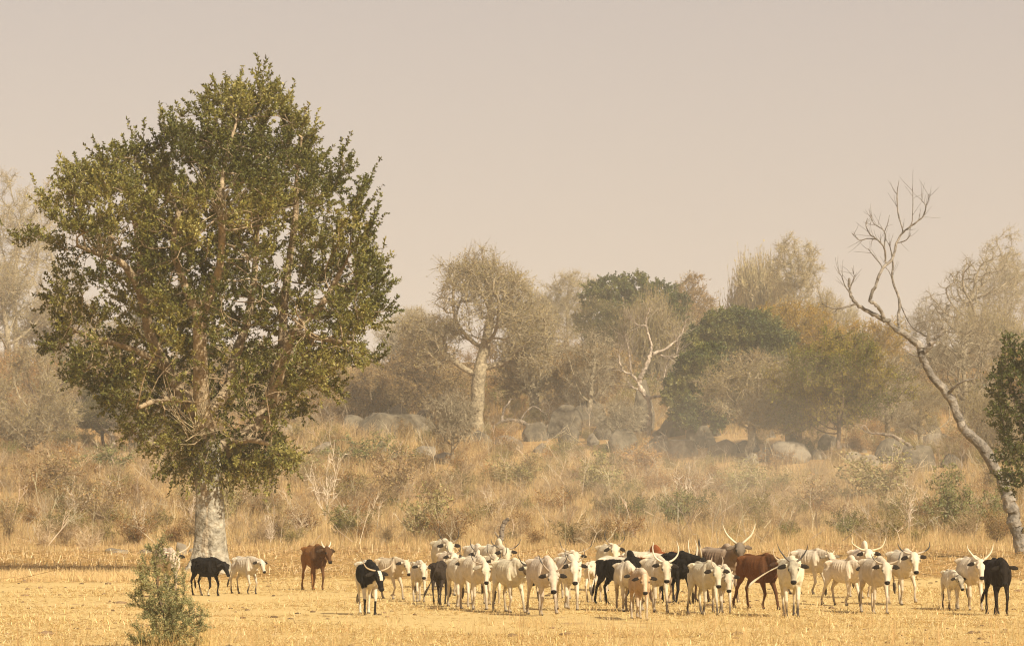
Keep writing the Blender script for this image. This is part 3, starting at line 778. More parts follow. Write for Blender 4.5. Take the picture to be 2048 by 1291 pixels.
# ------------------------------------------------------------------ the big fig tree
def big_tree():
    D = 138.0; s = F / D; gx = 419
    base = np.array([X(gx, D), D, float(ground_z(X(gx, D), D))])
    def w(px, py, dy=0.0, rpx=None):
        return ((px - CX) / s - base[0], dy, CAMZ + (HY - py) / s - base[2]) + ((rpx / s,) if rpx else ())
    limbs = [
        (None, [w(419, 1172, 0, 44), w(420, 1150, 0, 38), w(421, 1120, 0, 32), w(421, 1075, 0, 29), w(420, 1010, 0, 27), w(416, 950, 0, 25), w(415, 905, .1, 24)]),
        (6, [w(415, 905, .1, 22), w(408, 850, .0, 19), w(404, 780, -.4, 16), w(404, 700, -.9, 14), w(404, 640, -1.2, 13)]),
        (6, [w(404, 640, -1.2, 11), w(385, 600, -1.3, 8), w(370, 555, -1.5, 7), w(355, 500, -1.8, 6), w(365, 430, -1.6, 5)]),
        (6, [w(404, 640, -1.2, 11), w(428, 590, -1.5, 9), w(448, 540, -2.0, 8), w(455, 470, -2.6, 7), w(452, 420, -3.0, 6), w(462, 330, -2.4, 4), w(480, 250, -1.6, 3)]),
        (6, [w(415, 905, .1, 21), w(450, 895, .5, 19), w(500, 862, 1.0, 17), w(535, 800, 1.4, 15), w(560, 720, 1.2, 13), w(585, 660, .8, 10), w(640, 610, .6, 7), w(680, 540, .6, 5)]),
        (6, [w(560, 720, 1.2, 10), w(560, 620, 2.0, 8), w(570, 520, 2.4, 7), w(585, 420, 2.0, 6), w(590, 330, 1.4, 4), w(600, 270, 1.0, 3)]),
        (6, [w(412, 860, .0, 16), w(370, 800, .8, 13), w(325, 730, 1.2, 12), w(295, 670, 1.2, 11), w(280, 590, .6, 9), w(250, 530, -.4, 7), w(210, 515, -1.4, 5), w(170, 500, -2.4, 4)]),
        (6, [w(280, 590, .6, 7), w(270, 500, 1.6, 6), w(255, 420, 1.8, 4), w(230, 350, 1.2, 3)]),
        (6, [w(408, 830, 0, 13), w(445, 780, 1.8, 11), w(460, 710, 2.6, 10), w(485, 620, 3.2, 8), w(500, 500, 3.2, 6), w(505, 380, 2.4, 4), w(510, 260, 1.0, 3)]),
        (6, [w(325, 730, 1.2, 8), w(270, 700, -.6, 6), w(200, 680, -1.6, 5), w(150, 660, -2.0, 3)]),
        (6, [w(450, 895, .5, 8), w(500, 880, -1.2, 6), w(550, 890, -2.2, 4)]),
        (6, [w(370, 800, .8, 8), w(330, 800, -1.6, 6), w(290, 820, -3.0, 4)]),
        (6, [w(585, 660, .8, 7), w(650, 680, -1.2, 6), w(710, 690, -2.0, 4)]),
    ]
    N, Pa, Rm = limb_nodes(limbs, 3)
    poly = np.array([(530, 128), (500, 160), (455, 145), (395, 168), (415, 225), (385, 262), (330, 212), (330, 270), (250, 268), (262, 315), (190, 290), (180, 335), (112, 328), (130, 385), (60, 405), (100, 450), (22, 482), (95, 525),
                     (118, 560), (110, 600), (58, 622), (130, 655), (62, 708), (140, 730), (120, 770), (205, 800), (190, 830), (265, 845), (235, 880), (330, 905), (340, 945), (400, 962), (440, 1000), (490, 950), (545, 955), (625, 925), (560, 885), (545, 850), (610, 835),
                     (625, 790), (705, 790), (665, 745), (765, 722), (720, 690), (785, 645), (755, 605), (778, 560), (738, 515), (778, 415), (735, 420), (755, 360), (705, 345), (742, 308), (690, 300), (705, 245), (682, 215), (650, 270), (625, 205), (590, 235), (565, 160)], float)
    poly[:, 1] += np.clip(500 - poly[:, 1], 0, 400) * .065; poly[:, 0] = 410 + (poly[:, 0] - 410) * .985
    rg = np.random.RandomState(11)
    def inside(q):
        x, y = q[:, 0], q[:, 1]; ins = np.zeros(len(q), bool); j = len(poly) - 1
        for i in range(len(poly)):
            xi, yi = poly[i]; xj, yj = poly[j]
            c = ((yi > y) != (yj > y)) & (x < (xj - xi) * (y - yi) / (yj - yi + 1e-9) + xi)
            ins ^= c; j = i
        return ins
    def extent(rows):
        o = {}
        for r in rows:
            xs = []
            j = len(poly) - 1
            for i in range(len(poly)):
                yi, yj = poly[i, 1], poly[j, 1]
                if (yi > r) != (yj > r): xs.append(poly[j, 0] + (poly[i, 0] - poly[j, 0]) * (r - yj) / (yi - yj))
                j = i
            o[int(r)] = (min(xs), max(xs)) if xs else (400, 401)
        return o
    ext = extent(range(130, 1000))
    # smooth extents for the depth of the crown
    lo = np.array([ext[r][0] for r in range(130, 1000)]); hi = np.array([ext[r][1] for r in range(130, 1000)])
    ker = np.ones(61) / 61; pad = lambda a: np.convolve(np.pad(a, 30, mode='edge'), ker, 'valid')
    lo, hi = pad(lo), pad(hi)
    def sample(n, shell):
        out = []
        while sum(map(len, out)) < n:
            q = np.stack([rg.uniform(20, 790, 4 * n), rg.uniform(128, 1000, 4 * n)], 1); q = q[inside(q)]
            r = np.clip(q[:, 1].astype(int) - 130, 0, len(lo) - 1)
            c = (lo[r] + hi[r]) / 2; hw = (hi[r] - lo[r]) / 2 + 6
            dd = np.sqrt(np.clip(1 - ((q[:, 0] - c) / hw) ** 2, 0.02, 1)) * hw / s * .92
            u = rg.uniform(-1, 1, len(q)); u = np.sign(u) * np.abs(u) ** shell
            p = np.stack([(q[:, 0] - CX) / s - base[0], dd * u, CAMZ + (HY - q[:, 1]) / s - base[2]], 1)
            nz = snoise(p, 41, .42, 3)
            r_ = np.maximum(np.abs(q[:, 0] - c) / hw, np.abs(u)); core = r_ < .6
            p = p[(core & (nz > -.8)) | (snoise(p, 43, .30, 2) > -.34)]
            p = p[~((p[:, 1] < -1.2) & (p[:, 2] < 2.6 + .95 * np.abs(p[:, 1])) & (np.abs(p[:, 0]) < 3.0))]
            out.append(p)
        return np.vstack(out)[:n]
    att = sample(4700, .7)
    P, par = grow(N, Pa, att, .36, .48, 9.0, 140, .16, .03, 5)
    r, kids = radii(P, par, .0125, .46)
    nl = len(N)
    r[:nl] = np.maximum(np.array(Rm), .02)
    for i in range(nl, len(P)): r[i] = min(r[i], r[par[i]] * .92)
    # --- trunk with flared, fluted base as one mesh with the limbs
    tb = Bag()
    cb = np.array([.36, .27, .17]); pale = np.array([.44, .37, .27])
    nzc = snoise(P, 8, .9, 3)[:, None]
    hz = np.clip(P[:, 2:3] / 5.0, 0, 1)
    col = (pale * (1 - hz) + cb * hz) * (1 + .12 * nzc)
    big = np.arange(len(P)) < 7
    skel_tubes(tb, P[7 * 3 - 3:] if False else P, par, np.where(np.arange(len(P)) < 18, r, r), col, 14, .06)
    # trunk skin over the first stretch, with buttresses
    hs = np.linspace(-.4, 4.6, 70); th = np.linspace(0, 2 * np.pi, 72, endpoint=False)
    H, TH = np.meshgrid(hs, th, indexing='ij')
    lims = np.array([[p[0], p[1], p[2], q] for p, q in zip(N[:19], Rm[:19])]); o_ = lims[:, 2].argsort(); lims = lims[o_]
    cx = np.interp(hs, lims[:, 2], lims[:, 0]); cy = np.interp(hs, lims[:, 2], lims[:, 1]); rr = np.interp(hs, lims[:, 2], lims[:, 3])
    fl = np.exp(-np.clip(hs, 0, 9) / .55)[:, None]
    lob = (.5 * np.cos(TH * 5 + .6) + .5 * np.cos(TH * 3 + 2.0) + .25 * np.cos(TH * 9))
    nz = snoise(np.stack([np.cos(TH) * 1.2, np.sin(TH) * 1.2, H * .8], -1).reshape(-1, 3), 17, 1.6, 4).reshape(H.shape)
    RR = rr[:, None] * (1.03 + .05 * lob + .055 * nz) + fl * (.08 + .30 * np.clip(lob, -.3, 1.2)) * 1.0
    V = np.stack([cx[:, None] + RR * np.cos(TH), cy[:, None] + RR * np.sin(TH), H], -1).reshape(-1, 3)
    m, n = H.shape; i = np.arange(m - 1)[:, None] * n; j = np.arange(n)[None]; j2 = (j + 1) % n
    Q = np.stack([i + j, i + j2, i + n + j2, i + n + j], -1).reshape(-1, 4)
    pn = snoise(V, 23, 3.6, 4)
    tc = np.array([.35, .31, .24]) * (1 + .14 * pn[:, None])
    dk = np.clip((pn - .28) / .12, 0, 1)[:, None] * .62
    tc = tc * (1 - dk) + np.array([.15, .125, .085]) * dk
    wh = np.clip((-pn - .38) / .12, 0, 1)[:, None] * .7
    tc = tc * (1 - wh) + np.array([.45, .395, .30]) * wh
    tb.add(V, Q, c=tc)
    # bare twigs bunching on the limbs (pollard scars)
    for (px, py, dy) in [(455, 440, -3.4), (215, 515, -2.0), (400, 870, -1.6)]:
        c0 = np.array(w(px, py, dy))
        k = 26; dirs = norm(rand_dirs(rg, k) + [0, -.3, .75])
        shoots_on(None, tb, np.repeat(c0[None], k, 0) + rg.normal(size=(k, 3)) * .15, dirs, rg, 1.9, 0, 0, 0, None, curve=.1, up=.15, rad=.022, tcol=(.50, .40, .25))
    tm = tb.mesh('trunk', M_bark)
    # --- crown
    i = np.where((r < .036) & (np.arange(len(P)) > nl))[0]
    cnt = 4
    i = np.repeat(i, cnt)
    cen = np.array([0, 0, 8.5]); 
    outd = norm((P[i] - cen) * [1, 1, .8])
    d0 = norm(norm(P[i] - P[par[i]]) * .8 + outd * .7 + rand_dirs(rg, len(i)) * .75)
    lb = Bag()
    C3 = np.array([(.075, .078, .015), (.13, .125, .024), (.21, .185, .042), (.34, .29, .085)])
    def cols(m, pos):
        nz = snoise(pos, 55, .5, 2)
        k = np.clip(((nz + 1) / 2 * 3.2 + rg.uniform(-1.0, 1.0, m)).astype(int), 0, 3)
        return C3[k] * (1 + rg.uniform(-.25, .3, (m, 1)))
    print('fig shoots', len(i), 'nodes', len(P))
    pos = P[i] + (P[par[i]] - P[i]) * rg.uniform(0, 1, (len(i), 1))
    # the crown opens in front of the big limbs
    LN = np.array(N)[12:nl]; LR = np.array(Rm)[12:nl]; ok = (LN[:, 2] > 3.2) & (LR > .085); LN = LN[ok]; LR = LR[ok]
    drop = np.zeros(len(pos), bool)
    for q_, r_ in zip(LN, LR):
        near_ = (np.hypot(pos[:, 0] - q_[0], pos[:, 2] - q_[2]) < r_ + .36) & (pos[:, 1] < q_[1] + .1)
        drop |= near_
    drop &= rg.uniform(size=len(pos)) < .86
    pos = pos[~drop]; d0 = d0[~drop]
    shoots_on(lb, tb, pos, d0, rg, .62, 30, .118, .058, cols, tpow=.6, curve=.3, up=.32, rad=.008, tcol=(.28, .21, .12), spread=.85)
    # long straggling shoots that break the outline
    e = np.where((kids == 0))[0]
    ring = np.linalg.norm((P[e] - cen) * [1, 1.1, .9], axis=1) > 5.6
    e = e[ring]; e = e[rg.permutation(len(e))[:330]]
    od = norm(norm(P[e] - cen) + [0, 0, .7])
    shoots_on(lb, tb, P[e], od, rg, .95, 44, .135, .066, cols, tpow=.8, curve=.4, up=.25, rad=.010, tcol=(.28, .21, .12), spread=.7)
    k = 260     # drooping sprays round the top of the trunk
    hp = np.stack([(rg.uniform(330, 570, k) - CX) / s - base[0], rg.uniform(-.9, 1.8, k), CAMZ + (HY - rg.uniform(850, 935, k)) / s - base[2]], 1)
    shoots_on(lb, tb, hp, norm(rand_dirs(rg, k) * [1, 1, .3]), rg, 1.1, 40, .13, .065, cols, curve=.3, up=-.25, rad=.008, tcol=(.28, .21, .12), spread=.8, droop=.45)
    cm = lb.mesh('crown', M_leaf)
    root = empty('fig_tree', base)
    tag(root, 'big leafy green tree with thick pale trunk standing in the field at left', 'tree')
    add_obj('trunk', tb.mesh('trunk', M_bark), root)
    bpy.data.meshes.remove(tm)
    add_obj('crown', cm, root)
big_tree()
print('fig', time.time() - T0)

# ------------------------------------------------------------------ dead leaning tree at the right
def limb_tree(name, label, cat, D, gpx, limbs, col, kind_k=10, twigs=0, tw_len=.6, seed=1, group=None, gpy=None, rk=.76, tw_r=.02):
    s = F / D; bx = X(gpx, D); bz = float(ground_z(bx, D))
    if gpy is not None: bz = Z(gpy, D)
    L = []
    for pts in limbs:
        L.append((None if not L else 1, [((p[0] - CX) * D / F - bx, p[3] if len(p) > 3 else 0.0, Z(p[1], D) - bz, p[2] / s) for p in pts]))
    N, Pa, Rm = limb_nodes(L, 5)
    N = np.array(N); rg = np.random.RandomState(seed)
    Rm = np.array(Rm)
    N[1:] += rg.normal(size=(len(N) - 1, 3)) * np.minimum(Rm[1:, None] * .16, .035)
    Rm = Rm * rk
    tb = Bag()
    cc = np.array(col) * (1 + .42 * snoise(N, seed, 3.1, 3)[:, None])
    skel_tubes(tb, N, np.array(Pa), Rm * (1 + rg.uniform(-.13, .16, len(Rm))), cc, 14, .03)
    if twigs:
        i = np.where(Rm < np.percentile(Rm, 60))[0]; i = i[rg.randint(0, len(i), twigs)]
        d = norm(norm(N[i] - N[np.array(Pa)[i]]) + rand_dirs(rg, len(i)) * .8)
        shoots_on(None, tb, N[i], d, rg, tw_len, 0, 0, 0, None, curve=.25, up=.15, rad=tw_r, tcol=tuple(np.array(col) * 1.0))
    root = empty(name, (bx, D, bz))
    tag(root, label, cat, group)
    add_obj('trunk', tb.mesh('trunk', M_bark, smooth=False), root)
    return root
Dd = 188.0
limb_tree('dead_tree', 'tall leafless grey tree leaning left over the brush at right', 'tree', Dd, 2045, [
    [(2050, 1118, 30), (2046, 1100, 24), (2034, 1060, 20), (2020, 1010, 19), (2006, 965, 18), (1962, 893, 14.5), (1926, 852, 13.5), (1902, 800, 12), (1862, 748, 11), (1846, 712, 11), (1838, 690, 10.5), (1800, 662, 8.5), (1768, 639, 7.5), (1742, 626, 6), (1712, 607, 5), (1702, 590, 4.5), (1698, 568, 4), (1699, 556, 3.5)],
    [(1712, 607, 3), (1690, 614, 2.6), (1667, 616, 2.2), (1644, 607, 1.3)],
    [(1768, 639, 6), (1754, 613, 5.5, -.3), (1738, 600, 5, -.4), (1751, 568, 4.6, -.4), (1761, 542, 4.2, -.3), (1784, 517, 3.6), (1794, 486, 3, .2), (1807, 464, 2.6, .2), (1833, 444, 2.3), (1847, 431, 2), (1851, 412, 1.5), (1842, 399, .9)],
    [(1851, 412, 1.4), (1856, 402, 1), (1858, 388, .7)],
    [(1807, 464, 2), (1798, 428, 1.9, .3), (1795, 395, 1.6, .3), (1799, 360, .8, .3)],
    [(1824, 450, 1.2), (1826, 405, 1.1), (1825, 376, .8)],
    [(1770, 530, 3), (1768, 499, 2.6, -.4), (1751, 480, 2.1, -.6), (1738, 470, 1.8, -.6), (1732, 450, 1.5), (1735, 436, .8)],
    [(1751, 480, 1.6, -.6), (1735, 477, 1.5), (1719, 480, 1.3), (1704, 467, .8)],
    [(1768, 499, 2, -.4), (1768, 464, 1.7, -.2), (1748, 447, 1.3), (1743, 433, .8)],
    [(1768, 464, 1.4, -.2), (1776, 445, 1.1), (1779, 430, .7)],
    [(1794, 486, 1.8, .2), (1812, 480, 1.5), (1821, 470, .9)],
    [(1765, 535, 2, -.3), (1748, 512, 1.4), (1736, 497, .8)],
    [(1800, 662, 5), (1800, 639, 4.2, .8), (1803, 600, 3.6, 1.0), (1790, 561, 3, 1.0), (1789, 516, 2.2, .9), (1782, 486, 1.2, .8)],
    [(1803, 600, 2, 1.0), (1812, 620, 1.8, 1.2), (1830, 650, 1.8, 1.5), (1852, 672, 2)],
    [(1790, 561, 1.6, 1.0), (1782, 540, 1.2, 1.0), (1773, 530, .8, 1.0)],
    [(1846, 712, 8), (1856, 695, 7, -.3), (1872, 675, 6, -.5), (1886, 652, 4.5, -.6)],
    [(1896, 790, 5), (1904, 778, 4, -.4), (1919, 765, 3, -.7), (1948, 757, 1.6, -1.0)],
    [(1702, 590, 2.4), (1690, 570, 1.6), (1683, 552, 1), (1676, 545, .6)],
    [(1700, 575, 1.8), (1708, 555, 1.3), (1704, 535, .7)],
    [(1840, 712, 2.4), (1828, 710, 2), (1818, 708, 1.2)],
], (.225, .195, .16), twigs=120, tw_len=.75, seed=4, rk=.70, tw_r=.013)

limb_tree('fallen_branch', 'curved bare branch arching over the rocks left of centre', 'branch', D_of(1060, 868), 1130, [
    [(1142, 875, 6), (1120, 866, 6), (1100, 855, 6, -.5), (1070, 852, 5.5, -.8), (1040, 843, 5, -.9), (1010, 842, 4.5, -.8), (990, 852, 4, -.4), (974, 865, 3)],
    [(1003, 838, 3, -.6), (1008, 820, 2.8, -.6), (1018, 804, 2.4, -.5), (1022, 796, 1.2)],
    [(1040, 843, 2), (1050, 825, 1.6, .4), (1068, 812, 1.5, .4), (1090, 825, 1, .4), (1100, 815, .7, .4)]], (.24, .19, .14), twigs=14, tw_len=.8, seed=8)
limb_tree('fallen_branch', 'bent bare branch hanging over the boulders at right', 'branch', D_of(1850, 935), 1862, [
    [(1866, 945, 5), (1850, 928, 5), (1835, 915, 5, -.3), (1820, 892, 5, -.5), (1795, 876, 5, -.5), (1770, 868, 4, -.3), (1745, 866, 3), (1730, 862, 2), (1724, 852, 1.2)],
    [(1740, 866, 2), (1728, 850, 1.5, -.3), (1720, 858, 1, -.5)]], (.27, .21, .15), twigs=8, tw_len=.7, seed=9)
limb_tree('broken_stump', 'broken grey tree stump poking up behind the white cattle', 'stump', D_of(1002, 1094), 1001, [
    [(1000, 1096, 8), (1001, 1085, 7), (1003, 1070, 6.5), (1006, 1052, 6, .1), (1011, 1042, 6, .1), (1017, 1036, 3.5, .1)],
    [(1000, 1080, 3), (993, 1068, 2, -.2), (989, 1062, 1.2, -.2)]], (.24, .19, .14), seed=10)

# ------------------------------------------------------------------ leafy tree at the right edge
def edge_tree():
    D = 176.0; s = F / D; gpx = 2105
    bx = X(gpx, D); bz = float(ground_z(bx, D)); rg = np.random.RandomState(31)
    def w(px, py, dy=0.0): return ((px - CX) / s - bx, dy, Z(py, D) - bz)
    blobs = [(*w(2105, 800), 2.9, 2.6, 3.3), (*w(2055, 850), 1.5, 1.6, 1.6), (*w(2050, 940), 1.3, 1.5, 1.4), (*w(2020, 770), 1.1, 1.1, 1.0), (*w(2160, 860), 2.6, 2.4, 3.0), (*w(2015, 920), .65, .9, .7), (*w(2040, 700), 1.0, 1.1, .9)]
    att = crown_points(rg, 1300, blobs, nseed=4, clump=.2, nf=.6, shell=.3)
    N, Pa, Rm = limb_nodes([(None, [(0, 0, -.4, .3), (.05, 0, 1.2, .24), (0, .1, 2.6, .2)])], 3)
    P, par = grow(N, Pa, att, .34, .42, 9, 90, .2, .02, 3)
    r, kids = radii(P, par, .012, .45); r[:4] *= 1.3
    tb = Bag(); skel_tubes(tb, P, par, r, (.33, .27, .19), 10, .05)
    i = np.where((r < .034) & (np.arange(len(P)) > 8))[0]; i = np.repeat(i, 5)
    d0 = norm(norm(P[i] - P[par[i]]) + rand_dirs(rg, len(i)) * .8)
    lb = Bag(); C3 = np.array([(.065, .078, .018), (.095, .105, .024), (.15, .145, .04)])
    def cols(m, pos):
        nz = snoise(pos, 5, .7, 2); k = np.clip(((nz + 1) / 2 * 2.5 + rg.uniform(-.8, .8, m)).astype(int), 0, 2); return C3[k] * (1 + rg.uniform(-.25, .3, (m, 1)))
    shoots_on(lb, tb, P[i], d0, rg, .55, 15, .14, .08, cols, up=.2, rad=.008)
    root = empty('leafy_tree', (bx, D, bz)); tag(root, 'dark green leafy tree cut off by the right edge', 'tree')
    add_obj('trunk', tb.mesh('trunk', M_bark), root); add_obj('crown', lb.mesh('crown', M_leaf), root)
edge_tree()

# ------------------------------------------------------------------ foreground shrub
def fore_shrub():
    D = 70.0; s = F / D; gpx = 342
    bx = X(gpx, D); bz = float(ground_z(bx, D)); rg = np.random.RandomState(77)
    def w(px, py, dy=0.0): return ((px - CX) / s - bx, dy, Z(py, D) - bz)
    blobs = [(*w(322, 1125), .24, .24, .30), (*w(318, 1180), .40, .4, .32), (*w(345, 1215), .50, .5, .38), (*w(330, 1260), .62, .5, .35), (*w(378, 1270), .42, .4, .38), (*w(336, 1085), .06, .06, .20), (*w(270, 1250), .2, .2, .12), (*w(415, 1245), .2, .2, .14), (*w(362, 1150), .22, .25, .28), (*w(292, 1215), .25, .2, .14), (*w(400, 1215), .28, .2, .08), (*w(300, 1145), .2, .2, .2)]
    blobs = [(b[0] * .8, b[1] * .85, b[2], b[3] * .85, b[4] * .85, b[5]) for b in blobs]
    att = crown_points(rg, 820, blobs, nseed=6, clump=.2, nf=2.6, shell=.1)
    N, Pa, Rm = limb_nodes([(None, [(0, 0, -.1, .03), (.02, 0, .15, .025), (0, 0, .3, .02)])], 2)
    P, par = grow(N, Pa, att, .07, .10, 3, 120, .2, .05, 3)
    r, kids = radii(P, par, .0035, .42)
    tb = Bag(); skel_tubes(tb, P, par, r, (.17, .125, .08), 6, .02)
    i = np.where((r < .010) & (np.arange(len(P)) > 5))[0]; i = np.repeat(i, 5)
    d0 = norm(norm(P[i] - P[par[i]]) * 1.3 + rand_dirs(rg, len(i)) * .6)
    lb = Bag(); C3 = np.array([(.20, .20, .085), (.29, .275, .115), (.40, .35, .15), (.48, .37, .14)])
    def cols(m, pos):
        nz = snoise(pos, 5, 3.5, 2); k = np.clip(((nz + 1) / 2 * 3.0 + rg.uniform(-.8, .8, m) - .3 * (pos[:, 2] > .5)).astype(int), 0, 3); return C3[k] * (1 + rg.uniform(-.25, .3, (m, 1)))
    shoots_on(lb, tb, P[i], d0, rg, .15, 15, .036, .012, cols, up=.15, rad=.0022, spread=1.1, tcol=(.16, .13, .07))
    root = empty('feathery_shrub', (bx, D - 1.2, bz)); root.scale = (1.12, 1.12, 1.06); tag(root, 'grey-green feathery shrub in the foreground left of the big trunk', 'shrub')
    add_obj('stem', tb.mesh('stem', M_bark), root); add_obj('foliage', lb.mesh('foliage', M_leaf), root)
fore_shrub()
print('edge', time.time() - T0)

# ------------------------------------------------------------------ background trees
GB = 'trees on the rocky slope behind the herd'
PROTO = {}
def get_proto(kind, seed, h, w, th, lean=0.0, thick=1.0, fb=None, dens=1.0):
    rg = np.random.RandomState(seed * 7 + 1)
    hw = w / 2; blobs = []
    nb = 5 if kind != 'green' else 6
    for k in range(nb):
        a = 6.28 * (k + rg.uniform(-.3, .3)) / nb; q = rg.uniform(.35, .66)
        blobs.append((lean * h * .4 + math.cos(a) * hw * q, math.sin(a) * hw * q * .85, h * rg.uniform(max(th, .08) + .12, .82), hw * rg.uniform(.42, .62), hw * rg.uniform(.4, .6), h * rg.uniform(.15, .24)))
    for k in range(7):      # stray limbs that break the outline
        a = rg.uniform(0, 6.28); q = rg.uniform(.8, 1.12)
        blobs.append((math.cos(a) * hw * q, math.sin(a) * hw * q * .8, h * rg.uniform(.4, .98) - h * .12 * q, hw * rg.uniform(.14, .24), hw * .18, h * rg.uniform(.05, .09)))
    blobs.append((lean * h * .5, 0, h * .80, hw * .5, hw * .5, h * .20))
    blobs.append((lean * h * .3, 0, h * .55, hw * .7, hw * .65, h * .30))
    if fb: blobs = [(a * w, 0, b * h, c * w, c * w * .9, d * h) for a, b, c, d in fb]
    return make_tree(seed, h, w, kind, th, lean, blobs, thick, dens)
def put_tree(kind, px, bpy_, tpy, wpx, label, seed, name='tree', cat='tree', th=.28, lean=0.0, thick=1.0, group=GB, D=None, proto=None, flip=False, fb=None, dens=1.0):
    if D is None: D = D_of(px, bpy_)
    x = X(px, D); gz = float(ground_z(x, D))
    h = Z(tpy, D) - gz; w = wpx * D / F
    if proto is not None and proto in PROTO:
        tm, cm, h0, w0 = PROTO[proto]; sz = h / h0; sx = w / w0
    else:
        tm, cm = get_proto(kind, seed, h, w, th, lean, thick, fb, dens); sz = sx = 1.0
        if proto is not None: PROTO[proto] = (tm, cm, h, w)
    root = empty(name, (x, D, gz), 2.1 if flip else 0.0)
    root.scale = (sx, sx, sz)
    tag(root, label, cat, group)
    add_obj('trunk', tm, root)
    if cm: add_obj('crown', cm, root)
    return root
